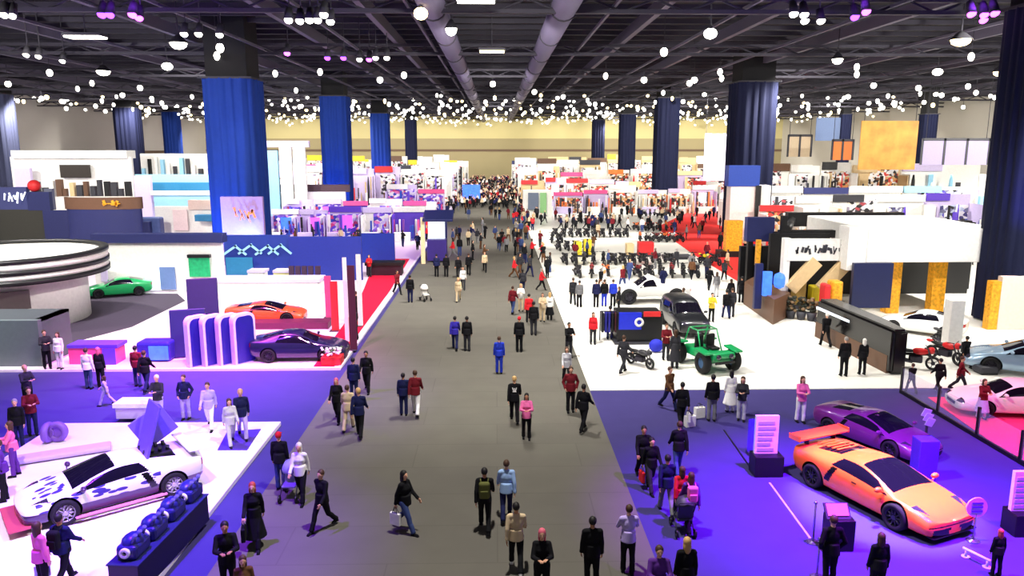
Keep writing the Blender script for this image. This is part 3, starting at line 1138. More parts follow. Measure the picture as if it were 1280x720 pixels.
# white counters round the red orange car
s = Stand('white_counter', 'long white counter behind the red orange car', 'counter', 345, 385, z=.1)
s.pb('body', 262, 398, 385, 352, 372, 1.6, W_)
s.pb('top', 260, 400, 353, 349, 372, 1.8, LIL, dy=-.1)
for k, px in enumerate((364, 372, 380, 388, 397)):
    s.pb('seat_back', px - 3, px + 3, 350, 333, 366, .25, cmat((52, 30, 52), .6), block=False)
s = Stand('dark_plinth', 'dark purple plinth below the red orange car', 'plinth', 330, 412, z=.1)
s.pb('base', 283, 410, 414, 404, 414, 1.2, cmat((92, 30, 66), .5))
# red and white banners
for k, (px, yt, yb, c, w) in enumerate(((418, 352, 416, RED_, 9), (432, 322, 430, W_, 5), (440, 332, 440, cmat((70, 24, 44), .6), 9), (449, 318, 410, W_, 6), (410, 345, 400, ROS, 8))):
    s = Stand('banner_stand', ('tall red banner', 'slim white post banner', 'dark maroon banner', 'white banner nearest the red walkway', 'rose banner beside the white counter')[k] + ' in the group at the red walkway', 'banner', px, yb, z=.1)
    s.pb('panel', px - w / 2, px + w / 2, yb - 3, yt, yb, .08, c)
    s.pb('foot', px - w / 2 - 1, px + w / 2 + 1, yb, yb - 3, yb, .5, CHAR, dy=-.2)
# flower planter
s = Stand('flower_planter', 'red square planter of white flowers at the front corner of the platform', 'planter', 413, 460, z=.1)
s.pb('tub', 401, 426, 460, 447, 460, .8, RED_, bev=.03)
q = G(413, 459, .1)
bm = BM()
for k in range(46):
    ell(bm, (q.x + random.uniform(-.48, .42), q.y + .45 + random.uniform(-.35, .35), .62 + random.uniform(0, .28)), (.07, .07, .06), random.choice((0, 0, 1, 2)), 1)
s.add('blossoms', bm, [cmat((245, 235, 235), .6), cmat((250, 190, 200), .6), cmat((70, 110, 60), .7)])['kind'] = 'stuff'

# white booth wall behind the green car, blue wall next to it
s = Stand('booth_wall', 'white booth wall under a navy cap behind the green car', 'booth', 200, 366, z=.1)
s.pb('wall', 118, 279, 366, 302, 366, .3, W_)
s.pb('cap', 116, 280, 303, 292, 366, .9, NAVY, dy=-.3, block=False)
s.pb('lit_screen', 181, 200, 363, 332, 366.6, .1, m_scrw, block=False)
s.pb('blue_screen', 200, 219, 362, 334, 366.6, .1, cmat((104, 130, 180), .4, ), block=False)
s.pb('green_screen', 236, 262, 346, 320, 366.6, .1, m_scrg, block=False)
s.pb('screen_hood', 235, 263, 322, 318, 366.6, .35, BLK, dy=-.2, block=False)
s.pb('door_panel', 126, 134, 352, 336, 366.6, .1, LIL, block=False)
s = Stand('blue_wall', 'blue wall with a pale mountain outline beside the white booth wall', 'booth', 330, 352, z=.1)
s.pb('wall', 281, 362, 352, 294, 352, .3, cmat((30, 52, 140), .5))
s.pb('wall_extension', 362, 452, 352, 296, 352, .3, cmat((30, 44, 140), .5))
s.pb('lower_panel', 283, 316, 352, 322, 352.6, .1, TEAL, block=False)
a = PB(281, 362, 322, 300, 352.7)
bm = BM()
for x, h in ((.16, .5), (.4, .8), (.66, .55), (.86, .75)):
    X = a[0] + (a[1] - a[0]) * x
    obox(bm, (X - .45, a[2] + .1, a[4] + .4 + h * .3), (1.3, .08, .16), ry=-.6)
    obox(bm, (X + .35, a[2] + .1, a[4] + .4 + h * .3), (1.1, .08, .16), ry=.7)
s.add('mountain_outline', bm, SKY)
for px, c, nm in ((320, W_, 'white'), (352, cmat((226, 226, 150), .5), 'pale yellow')):
    s = Stand('display_cube', nm + ' display cube before the blue mountain wall', 'cube', px, 364, z=.1)
    s.pb('block', px - 10, px + 10, 364, 340, 364, 1.0, c, bev=.04)
    s.pb('plate', px - 11, px + 11, 341, 338, 364, 1.1, LIL, dy=-.05)
s = Stand('dark_blue_wall', 'dark blue wall beside the red walkway beyond the banners', 'booth', 470, 332, z=.1)
s.pb('wall', 452, 493, 332, 292, 330, .4, cmat((18, 40, 138), .5))
s.pb('counter', 458, 502, 350, 331, 346, 1.2, cmat((46, 16, 34), .5))
s.pb('counter_top', 456, 504, 332, 328, 346, 1.4, BLK, dy=-.1)
s = Stand('kiosk', 'kiosk under a tilted dark navy awning at the aisle edge', 'kiosk', 546, 330)
s.pb('post', 526, 531, 330, 272, 330, .3, cmat((224, 204, 160), .5))
s.pb('body', 534, 558, 326, 300, 328, 1.6, cmat((52, 34, 120), .5))
s.pb('lit_panel', 535, 556, 300, 276, 326, .2, m_scrw, block=False)
a = PB(528, 566, 275, 262, 330)
bm = BM()
obox(bm, ((a[0] + a[1]) / 2, a[2] + .9, a[5] - .6), (a[1] - a[0], 2.6, .22), rx=.25, bev=.05)
s.add('awning', bm, NAVY)
s.pb('rear_post', 555, 559, 326, 272, 316, .2, NAVY)

# ===== left rear booths
s = Stand('curved_booth', 'curved navy booth wall with brown strip behind the round pavilion', 'booth', 120, 322, z=.1)
q0, q1 = V(88, 300, 66), V(181, 300, 66)
bm = BM()
bm2 = BM()
cxx, rr = (q0.x + q1.x) / 2, (q1.x - q0.x) / 2
N = 24
for b_m, za, zb_, dr in ((bm, .1, 5.4, 0), (bm2, 4.9, 5.9, .12)):
    ring = []
    for k in range(N + 1):
        a = PI + PI * k / N
        ring.append((cxx + (rr + dr) * math.cos(a), 66 + .35 * (rr + dr) * math.sin(a)))
    for k in range(N, -1, -1):
        a = PI + PI * k / N
        ring.append((cxx + (rr + dr - .3) * math.cos(a), 66 + .35 * (rr + dr - .3) * math.sin(a)))
    for k in range(N):
        prism(b_m, [ring[k], ring[k + 1], ring[2 * N - k], ring[2 * N + 1 - k]], za, zb_)
s.add('wall', bm, NAVY)
s.add('brown_strip', bm2, BRN)
bm = marks(1.6, .5, 3, 4)
obox(bm, (0, .01, 0), (1.5, .02, .08))
bmesh.ops.translate(bm, verts=bm.verts, vec=(cxx + 1.2, 66 - .35 * rr - .1, 5.4))
s.add('gold_emblem', bm, m_gold)
s = Stand('olive_booth', 'dark olive and navy booth wall at the photo edge behind the round pavilion', 'booth', 40, 322, z=.1)
s.pb('olive_wall', -10, 56, 320, 262, 322, .4, cmat((46, 46, 40), .6))
s.pb('navy_wall', 56, 89, 320, 263, 322, .4, NAVY)
s.pb('sign_box', -10, 34, 262, 234, 322, .5, cmat((54, 60, 110), .5), block=False)
s.pb('step_block', 34, 62, 263, 240, 322, .9, NAVY, block=False)
s.pb('grey_block', 56, 66, 262, 236, 321, .4, cmat((96, 100, 120), .5), block=False)
a = PB(2, 32, 254, 242, 322.4)
bm = marks(a[1] - a[0], a[5] - a[4], 5, 2)
bmesh.ops.translate(bm, verts=bm.verts, vec=((a[0] + a[1]) / 2, a[2] - .03, (a[4] + a[5]) / 2 + .1))
s.add('lettering', bm, m_scrw)
q = V(43, 235, G(48, 322).y + .5)
bm = BM()
q.z = PB(34, 62, 263, 240, 322)[5] + .53
ell(bm, q, (.55, .55, .55), sub=3)
tag(obj('red_ball', bm, RED_), 'red ball sitting on top of the navy booth block at the photo edge', 'ball')
s = Stand('white_hall', 'big white stand with a dark screen below the pale shutter wall', 'booth', 115, 292, z=.1)
s.pb('wall', 18, 168, 292, 196, 280, .5, W_)
s.pb('roof_band', 16, 160, 198, 188, 280, 2.5, W_, dy=-.4, block=False)
s.pb('dark_screen', 76, 113, 222, 206, 280.3, .3, cmat((42, 34, 28), .5), dy=-.2, block=False)
s.pb('counter', 70, 170, 262, 246, 290, 1.0, cmat((226, 220, 214), .5))
s.pb('white_block', 20, 40, 234, 210, 281, .5, LIL, dy=-.3, block=False)
for k in range(14):
    x = 44 + k * 8.6
    c = random.choice((BLK, BRN, CHAR, BEI, W_, BLUE if k == 9 else CHAR))
    s.pb('display_item', x, x + random.uniform(4, 7), 246, random.uniform(222, 238), 288, .6, c, block=False)
s = Stand('pale_blue_stand', 'tiered white and pale blue stand in front of the widest blue column', 'booth', 232, 298, z=.1)
s.pb('wall', 172, 276, 292, 218, 290, .4, SKY)
s.pb('upper_wall', 176, 274, 220, 192, 276, .4, W_, block=False)
s.pb('white_shelf', 188, 276, 244, 239, 296, 1.0, W_, block=False)
s.pb('blue_band', 190, 276, 240, 228, 290.3, .2, TEAL, dy=-.1, block=False)
s.pb('side_tower', 170, 190, 296, 220, 296, .6, LIL)
for k in range(12):
    x = 180 + k * 7.8
    s.pb('display_item', x, x + random.uniform(3, 6), 220, random.uniform(196, 212), 276, .5, random.choice((W_, CHAR, BLK, LIL, SKY)), dy=-.7, block=False)
s = Stand('white_shop', 'white shop front with blue shelf right of the curved navy wall', 'booth', 230, 305, z=.1)
s.pb('wall', 195, 280, 304, 258, 304, .4, W_)
s.pb('beige_band', 236, 280, 262, 250, 304, .5, cmat((222, 196, 184), .5), dy=-.2, block=False)
s.pb('blue_shelf', 246, 286, 276, 268, 305, 1.0, TEAL, dy=-.6, block=False)
s.pb('poster', 217, 235, 288, 262, 304.4, .1, cmat((236, 214, 214), .5), dy=-.12, block=False)
s.pb('machine', 152, 200, 296, 272, 308, 1.2, cmat((62, 78, 130), .5), bev=.2)
for k in range(6):
    s.pb('display_item', 125 + 11 * k, 132 + 11 * k, 300, 286 - random.uniform(0, 10), 309, .6, random.choice((NAVY, CHAR, SKY)), bev=.05)
s = Stand('pink_emblem_wall', 'lilac wall with an orange emblem below the widest blue column', 'booth', 303, 334, z=.1)
s.pb('wall', 278, 330, 332, 246, 333, .4, cmat((150, 118, 164), .5))
a = PB(295, 318, 276, 260, 333.6)
bm = marks(1.9, 1.1, 4, 8)
bmesh.ops.translate(bm, verts=bm.verts, vec=((a[0] + a[1]) / 2, a[2] - .05, (a[4] + a[5]) / 2))
s.add('orange_emblem', bm, ORG)
s = Stand('tall_white_panels', 'tall white panelled stand between two royal blue columns', 'booth', 358, 285, z=.1)
for k in range(3):
    s.pb('tall_panel', 334 + k * 17, 349 + k * 17, 282, 180 + (k == 0) * 8, 282, .5, (SKY, W_, W_)[k])
s.pb('crown_band', 333, 386, 184, 176, 282, .8, LIL, dy=-.15, block=False)
s.pb('low_wing', 345, 432, 282, 240, 281, .6, W_)
s.pb('dark_beam', 346, 436, 240, 231, 280, 1.0, cmat((74, 52, 64), .5), block=False)

# ===== right: big white canopy stand
yg = 398
s = Stand('canopy_stand', 'big white canopy stand with black interior and gold lit columns', 'stand', 1160, yg, z=.03)
a = PB(1085, 1254, 328, 286, yg)
s.bx('canopy', a[0], a[1], a[2], a[2] + 9, a[4], a[5], W_, .05)
s.bx('back_wall', a[0] - 5, a[1] + 3, a[2] + 7.6, a[2] + 8, .03, a[4], BLK)
BLOCK.append((a[0] - 6, a[1] + 3, a[2] - .5, a[2] + 9))
s.pb('corner_post', 1060, 1085, 338, 284, yg, 1.3, W_, block=False)
s.pb('navy_panel', 1066, 1115, 385, 329, yg + 2, .3, cmat((22, 28, 66), .4))
for px, w in ((1125, 17), (1182, 17)):
    a2 = PB(px - w / 2, px + w / 2, 384, 328, yg - 3)
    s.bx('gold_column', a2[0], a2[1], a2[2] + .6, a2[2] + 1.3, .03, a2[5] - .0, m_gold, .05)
a = PB(985, 1064, 326, 299, yg - 4)
bm = box(BM(), a[0], a[1], a[2], a[2] + .4, a[4], a[5])
s.add('logo_fascia', bm, W_)
bm = marks((a[1] - a[0]) * .75, .5, 9, 3)
bmesh.ops.translate(bm, verts=bm.verts, vec=((a[0] + a[1]) / 2, a[2] - .02, (a[4] + a[5]) / 2))
s.add('lettering', bm, CHAR)
s.bx('inner_wall', a[0], a[1], a[2] + 3, a[2] + 3.3, .03, a[5], BLK)
s.pb('side_post', 979, 987, 366, 298, yg - 4, .5, W_)
for px in (1003, 1042):
    p0, p1 = V(px - 12, 362, a[2] - .3), V(px + 14, 326, a[2] + .4)
    bm = BM()
    m_ = (p0 + p1) / 2
    d_ = p1 - p0
    obox(bm, m_, (.75, .4, d_.length), ry=math.atan2(d_.x, d_.z))
    s.add('leaning_column', bm, BEI)
s.pb('wing_wall', 1250, 1300, 412, 346, 413, .4, cmat((214, 202, 190), .5))
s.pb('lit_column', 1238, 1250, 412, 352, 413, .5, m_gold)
# black roof frame
s = Stand('roof_frame', 'black overhead frame behind the big white canopy', 'frame', 1080, 352, z=.03)
aF, aB = PB(942, 1062, 296, 270, 372), PB(1000, 1215, 276, 263, 345)
s.pb('beam', 985, 1130, 283, 266, 358, .6, BLK, block=False)
s.pb('beam', 1120, 1215, 287, 276, 362, .6, BLK, block=False)
s.pb('beam', 975, 1060, 297, 288, 380, .5, BLK, block=False)
s.pb('blue_fascia', 934, 968, 302, 272, 372, .6, NAVY, block=False)
for px, yb_, yt_, g_ in ((978, 380, 270, 380), (1026, 366, 270, 358), (1112, 366, 270, 358), (1212, 370, 278, 362), (967, 372, 290, 372), (937, 372, 290, 372)):
    s.pb('post', px - 3, px + 3, yb_, yt_, g_, .4, BLK)
bm = BM()
for x0_, g0, x1_, g1_ in ((985, 358, 978, 380), (1130, 358, 1120, 362)):
    p0, p1 = G(x0_, g0), G(x1_, g1_)
    h = V(x0_, 275, p0.y).z
    tube(bm, (p0.x, p0.y, h), (p1.x, p1.y, h), .25, n=6)
s.add('cross_beam', bm, BLK)
# brown counter group
s = Stand('brown_counter', 'brown counter with dark tall screens at the corner of the red stand carpet', 'counter', 960, 404, z=.03)
p0, p1, p2 = G(942, 388, .03), G(966, 406, .03), G(986, 396, .03)
bm = BM()
prism(bm, [(p1.x, p1.y), (p2.x, p2.y), (p2.x - .2, p0.y + 4), (p0.x, p0.y + 2)], .03, 1.5)
s.add('body', bm, BRN)
BLOCK.append((p0.x, p2.x, p1.y, p0.y + 4))
s.pb('navy_screen', 944, 953, 386, 330, 398, .3, NAVY, block=False)
s.pb('lit_screen', 955, 965, 370, 340, 400, .3, m_scr, block=False)
s.pb('blue_globe', 970, 984, 362, 342, 401, .7, m_scr, bev=.3, block=False)
s.pb('gold_panel', 946, 951, 332, 300, 396, .3, m_gold, block=False)
s = Stand('gold_cabinet', 'gold lit display cabinet on the red stand carpet', 'display', 917, 322, z=.045)
s.pb('tower', 908, 928, 316, 276, 322, .9, m_gold)
s.pb('base', 900, 934, 323, 314, 322, 1.6, BLK, dy=-.1)
for px, yb_, yt_, c, lab in ((1001, 378, 352, cmat((150, 120, 60), .5), 'bronze round drum under the leaning beige column'), (1022, 378, 358, YEL, 'yellow block beside the bronze drum'), (1034, 398, 356, RED_, 'slim red pillar before the navy panel of the white canopy'), (1046, 396, 352, m_gold, 'gold flecked tower left of the navy panel')):
    s = Stand('display_block', lab, 'display', px, yb_ + 8, z=.03)
    s.pb('block', px - 7 + 3 * (c == RED_), px + 7 - 3 * (c == RED_), yb_ + 8, yt_, yb_ + 8, .8, c, bev=.1)
    s.pb('plinth', px - 9, px + 9, yb_ + 9, yb_ + 4, yb_ + 9, 1.2, CHAR)
for k in range(5):
    px = 988 + k * 13 + (k > 2) * 14
    s = Stand('plant_pot', 'dark leafy pot in the row between brown counter and black bar', 'plant', px, 398 + k * 1.5, 'dark pots by the brown counter', z=.03)
    q = s.o
    bm = BM()
    lathe(bm, [(.2, 0), (.3, .5), (.26, .5)], Matrix.Translation(q), 12)
    s.add('pot', bm, CHAR)
    bm = BM()
    for _ in range(22):
        ell(bm, q + Vector((random.uniform(-.22, .22), random.uniform(-.22, .22), random.uniform(.5, 1.3))), (.14, .14, .1), random.choice((0, 0, 1)), 1)
    s.add('foliage', bm, [cmat((36, 40, 30), .7), cmat((120, 96, 70), .7)])['kind'] = 'stuff'
# long black bar
s = Stand('black_bar', 'long black curved bar running away from its rounded end', 'bar', 1120, 470, z=.03)
p0, p1 = G(1112, 469, .03), G(1018, 420, .03)
q0 = G(1134, 470, .03)
wdt = q0.x - p0.x
prof = [(p0.x, p0.y), (q0.x, p0.y), (q0.x, p0.y + 2.0), (p1.x + wdt + .4, p1.y), (p1.x, p1.y)]
bm = BM()
prism(bm, prof, .03, 2.1)
bmesh.ops.bevel(bm, geom=[e for e in bm.edges], offset=.14, segments=3, affect='EDGES')
s.add('body', bm, mat('gloss_black_lacquer', (16, 15, 17), .2, noise=0))
bm = BM()
prism(bm, [(p0.x - .03, p0.y + .3), (p0.x + .1, p0.y + .3), (p1.x + .1, p1.y - .1), (p1.x - .03, p1.y - .1)], .03, .85)
s.add('brown_kick_panel', bm, BRN)
bm = BM()
prism(bm, [(p0.x - .06, p0.y + 1.8), (p0.x + .02, p0.y + 1.8), (p1.x + .02, p1.y - .1), (p1.x - .06, p1.y - .1)], 1.55, 1.68)
s.add('light_strip', bm, m_scrw)
BLOCK.append((p1.x - .3, q0.x + .3, p0.y - .3, p1.y + .3))
# white post, ottoman
s = Stand('square_post', 'white square post standing beyond the barrier', 'post', 1195, 446, z=.03)
s.pb('shaft', 1187, 1204, 445, 376, 446, .6, W_, bev=.02)
s.pb('foot_plate', 1184, 1207, 447, 444.5, 447, .8, W_, dy=-.05)
s = Stand('footstool', 'dark grey low footstool on the white floor near the barrier', 'stool', 1238, 470, z=.03)
s.pb('cushion', 1226, 1250, 468, 459, 470, .7, CHAR, bev=.1)
s.pb('base', 1228, 1248, 470, 467, 470, .6, BLK, dy=.04)
# blue and red display box
s = Stand('display_box', 'black display box with blue and red panels and round white emblem', 'display', 800, 431, z=.03)
s.pb('body', 772, 828, 430, 392, 430, 1.6, BLK, bev=.04)
s.pb('blue_panel', 774, 802, 412, 391, 430.6, .15, cmat((28, 44, 200), .4), block=False)
s.pb('red_panel', 805, 826, 396, 390, 430.6, .15, RED_, block=False)
s.pb('base_plate', 768, 830, 432, 428, 431, 2.0, CHAR, dy=-.1)
a = PB(794, 804, 408, 398, 430.9)
bm = BM()
lathe(bm, [(.12, 0), (.24, 0), (.24, .05), (.12, .05)], Matrix.Translation(((a[0] + a[1]) / 2, a[2] + .02, (a[4] + a[5]) / 2)) @ Matrix.Rotation(PI / 2, 4, 'X'), 24, closed=True)
s.add('round_emblem', bm, W_)
s = Stand('shirt_rack', 'rack of indigo garments on the aisle side of the blue and red display box', 'rack', 758, 424, z=.03)
bm = BM()
a = PB(750, 772, 424, 389, 426)
tube(bm, (a[0], a[2], .03), (a[0], a[2], a[5]), .03, n=8)
tube(bm, (a[1], a[2], .03), (a[1], a[2], a[5]), .03, n=8)
tube(bm, (a[0], a[2], a[5]), (a[1], a[2], a[5]), .03, n=8)
s.add('rail', bm, CHAR)
for k in range(5):
    x = a[0] + .12 + k * (a[1] - a[0] - .24) / 4
    s.bx('garment', x - .06, x + .06, a[2] - .22, a[2] + .22, .5, a[5] - .05, (BLK, cmat((30, 30, 130), .7), cmat((30, 30, 130), .7), BLK, cmat((60, 20, 34), .7))[k], .03)
q = G(820, 440, .03)
bm = BM()
ell(bm, q + Vector((0, 0, .33)), (.36, .3, .33), sub=3)
tag(obj('beanbag', bm, cmat((34, 44, 190), .7)), 'small bright blue beanbag before the black van', 'seat')
for px, c, nm, yt_ in ((723, YEL, 'yellow', 303), (735, YEL, 'larger yellow', 300), (808, RED_, 'red', 303), (788, BEI, 'beige', 305)):
    s = Stand('goods_box', nm + ' box stand between the motorcycle rows', 'display', px, 321, z=.03)
    w = 9 if nm != 'red' else 19
    s.pb('box', px - w / 2, px + w / 2, 321, yt_, 321, 1.0, c, bev=.04)
    s.pb('plinth', px - w / 2 - 1, px + w / 2 + 1, 322, 319, 321.5, 1.3, CHAR)
q = G(845, 324, .03)
bm = BM()
obox(bm, q + Vector((0, 0, .3)), (2.6, .9, .28), rz=.05, bev=.12)
obox(bm, q + Vector((0, 0, .1)), (2.0, .6, .2), rz=.05)
tag(obj('low_bench', bm, CHAR), 'long dark low bench beside the red stand carpet', 'bench')
s = Stand('glass_kiosk', 'white and green glass kiosk at the far aisle edge', 'kiosk', 670, 272)
s.pb('frame', 654, 690, 272, 238, 272, 2.2, W_)
s.pb('dark_pane', 660, 673, 262, 241, 272.3, .2, cmat((110, 120, 140), .2), dy=-.12, block=False)
s.pb('green_pane', 675, 683, 266, 241, 272.3, .2, cmat((140, 190, 130), .2), dy=-.12, block=False)
s = Stand('purple_screen', 'lit violet screen booth at the far end of the aisle', 'screen', 588, 254)
s.pb('screen', 578, 600, 248, 231, 252, .4, m_scr)
s.pb('stand_base', 572, 606, 256, 249, 254, 2, BLK)


# ===== hanging banners
def banner(x0, x1, yb_, yt_, yg_, m, lab, posts=0):
    a = PB(x0, x1, yb_, yt_, yg_)
    z0 = V((x0 + x1) / 2, yb_, a[2]).z
    t = thing('hanging_banner', lab, 'banner', ((a[0] + a[1]) / 2, a[2], z0))
    w, h = (a[1] - a[0]) / 2, a[5] - z0
    obj('panel', box(BM(), -w, w, 0, .15, 0, h), m, t)
    bm = BM()
    for sx in (-.9, .9):
        box(bm, sx * w - .03, sx * w + .03, .04, .1, h, ZC - z0 - .02)
    obj('cables', bm, m_dark, t)
    if posts:
        bm = BM()
        for k in range(posts + 1):
            x = -w + 2 * w * k / posts
            box(bm, x - .15, x + .15, -.06, .0, 0, h + .2)
        box(bm, -w, w, -.06, 0, h - .1, h + .25)
        obj('frame', bm, CHAR, t)


m_goldb = mat('gold_pattern_fabric', (186, 132, 58), .6, noise=.7, nscale=.55)
banner(1075, 1146, 212, 151, 280, m_goldb, 'gold patterned banner hung above the white stands')
banner(1152, 1236, 206, 175, 280, cmat((158, 148, 190), .6), 'wide lilac white screen row beside the gold banner', 3)
banner(1020, 1050, 176, 147, 266, cmat((120, 142, 186), .6), 'pale blue banner beside the thin dark column')
banner(880, 913, 226, 167, 262, cmat((188, 188, 214), .6), 'tall white banner beside the broad navy column')
banner(985, 1014, 196, 170, 268, cmat((200, 180, 150), .6), 'small beige framed screen between broad navy column and pale blue banner', 2)
banner(1040, 1066, 200, 176, 272, ORG, 'small orange framed screen beside the gold banner', 2)


# ===== rows of trade stands further back
def stall(x0, x1, yg_, yt_, d, wall, band, items, lab, grp, n=6, z=.03, lit=None, gm=None):
    s = Stand('trade_stand', lab, 'stand', (x0 + x1) / 2, yg_, grp, z)
    a = PB(x0, x1, yg_, yt_, yg_)
    X0, X1, Y, zt = a[0], a[1], a[2], a[5]
    BLOCK.append((X0 - .2, X1 + .2, Y - .2, Y + d + .2))
    s.bx('back_wall', X0, X1, Y + d - .2, Y + d, z, zt, wall)
    if gm and random.random() < .8:
        f0, f1 = random.choice(((.04, .96), (.04, .6), (.35, .96), (.2, .8)))
        s.bx('wall_graphic', X0 + (X1 - X0) * f0, X0 + (X1 - X0) * f1, Y + d - .27, Y + d - .2, zt * random.uniform(.12, .3), zt * random.uniform(.7, .93), gm)
        s.bx('goods_shelf', X0 + (X1 - X0) * random.uniform(.05, .3), X1 - .2, Y + d * .5, Y + d * .5 + .4, z, zt * random.uniform(.2, .4), gm)
    s.bx('side_wall', X0, X0 + .12, Y + d * .45, Y + d - .2, z, zt * .8, wall)
    s.bx('side_wall', X1 - .12, X1, Y + d * .45, Y + d - .2, z, zt * .8, wall)
    s.bx('header', X0, X1 - (X1 - X0) * random.choice((0, .3, .5)), Y + d - .6, Y + d - .25, zt * .86, zt + .1, band)
    s.bx('counter', X0 + .3, X0 + (X1 - X0) * .6, Y + .3, Y + .9, z, 1.1, random.choice((wall, W_, band)), .03)
    if lit:
        s.bx('lit_screen', X0 + (X1 - X0) * .3, X0 + (X1 - X0) * .7, Y + d - .3, Y + d - .2, zt * .35, zt * .75, lit)
    for k in range(n):
        x = X0 + (X1 - X0) * (k + .5) / n + random.uniform(-.2, .2)
        w = min(.5, (X1 - X0) / n * .45) * random.uniform(.5, 1.1)
        y = Y + random.uniform(1.0, d - .7)
        h = random.choice((.9, 1.4, 1.8, 2.4, zt * .5, zt * .65, zt * .8))
        m_i = random.choice(items + [BLK, CHAR])
        if k % 3 == 0:
            bm = BM()
            lathe(bm, [(w, z), (w * 1.05, h * .5), (w * .8, h * .85), (w * .4, h)], Matrix.Translation((x, y, 0)), 10)
            s.add('display_item', bm, m_i)
        elif k % 3 == 1 and h > 1.5:
            bm = box(BM(), x - .06, x + .06, y - .06, y + .06, z, h * .7)
            box(bm, x - w, x + w, y - .1, y + .1, h * .55, h, .03)
            s.add('display_item', bm, m_i)
        else:
            s.bx('display_item', x - w, x + w, y - .25, y + .25, z, h, m_i, .05)
    return s


_w, _k = (236, 234, 236), (26, 24, 30)
GV = goods_mat('violet_goods_pattern', [_w, (206, 190, 236), (98, 62, 205), (60, 44, 160), _w, (225, 120, 190), (130, 90, 215), (205, 60, 120), (40, 60, 180), _w], 2.6)
GW = goods_mat('pale_goods_pattern', [_w, (214, 208, 220), _k, _w, (150, 140, 160), _w, (60, 52, 60), (226, 214, 196), _w, (170, 60, 70)], 2.3)
GO = goods_mat('warm_goods_pattern', [_w, (224, 150, 90), _k, (236, 214, 180), (120, 76, 50), _w, (205, 60, 50), (60, 46, 42), _w, (214, 176, 120)], 2.3)
GB = goods_mat('cool_goods_pattern', [_w, _w, (190, 200, 226), _w, (70, 66, 120), _w, (120, 120, 150), _w, (90, 80, 190), _k], 2.2)
WH = [W_, W_, BLK, CHAR, BEI, BRN]
PK = [PUR, PUR, ROS, W_, LIL, BLUE, cmat((120, 60, 150), .5)]
OR = [ORG, BRN, BLK, RED_, W_, BEI, CHAR]
ORD = 'first second third fourth fifth sixth seventh eighth ninth tenth eleventh twelfth thirteenth fourteenth fifteenth sixteenth seventeenth eighteenth nineteenth'.split()
CN = [('white', W_), ('lilac', LIL), ('beige', BEI), ('purple', PUR), ('rose', ROS), ('orange', ORG), ('red', RED_), ('charcoal', CHAR), ('navy', NAVY), ('brown', BRN), ('pale blue', SKY), ('yellow', YEL)]
CD = dict(CN)
VIOL = (['lilac', 'purple', 'white', 'lilac', 'white'], ['lilac', 'rose', 'purple', 'white', 'white', 'red'], PK)
PALE = (['white', 'lilac', 'white', 'white'], ['white', 'charcoal', 'lilac', 'rose', 'red', 'white'], WH + [LIL, PUR, RED_])
MIX = (['white', 'beige', 'white', 'lilac'], ['orange', 'white', 'red', 'beige', 'white', 'rose', 'lilac'], OR + [W_, W_])
FAR = (['white', 'beige', 'white'], ['white', 'brown', 'beige', 'charcoal', 'white', 'navy', 'yellow'], WH + [W_, BEI])


def line(side, k, yg_, yt_, x0, x1, wpx, pal, z, n=12):
    """one line of stands, counted from the aisle outward"""
    xs = []
    x = x0
    while (x - x1) * side < -wpx * .6:
        xs.append((x, x + side * wpx * random.uniform(.8, 1.15)))
        x = xs[-1][1] + side * wpx * .05
    for i, (a, b) in enumerate(xs):
        q0, q1 = sorted((G(a, yg_).x, G(b, yg_).x))
        yq = G((a + b) / 2, yg_).y
        if any(cx_ + cr > q0 and cx_ - cr < q1 and cy_ + cr > yq - .5 and cy_ - cr < yq + 4.5 for cx_, cy_, cr in COLUMNS):
            continue
        w, t = random.choice(pal[0]), random.choice(pal[1])
        stall(min(a, b), max(a, b), yg_ + random.uniform(-.12, .12), yt_ + random.uniform(-5, 5), 3.6, CD[w], CD[t], pal[2], '%s topped %s stand, %s from aisle in %s line, %s side' % (t, w, ORD[i], ORD[k], 'violet booth' if side < 0 else 'motorcycle'),
              None, n, z, gm=GV if pal is VIOL else GO if pal is MIX else GW, lit=random.choice((None, None, m_scr if pal is VIOL else m_scrw, m_scrp if pal is VIOL else None)))


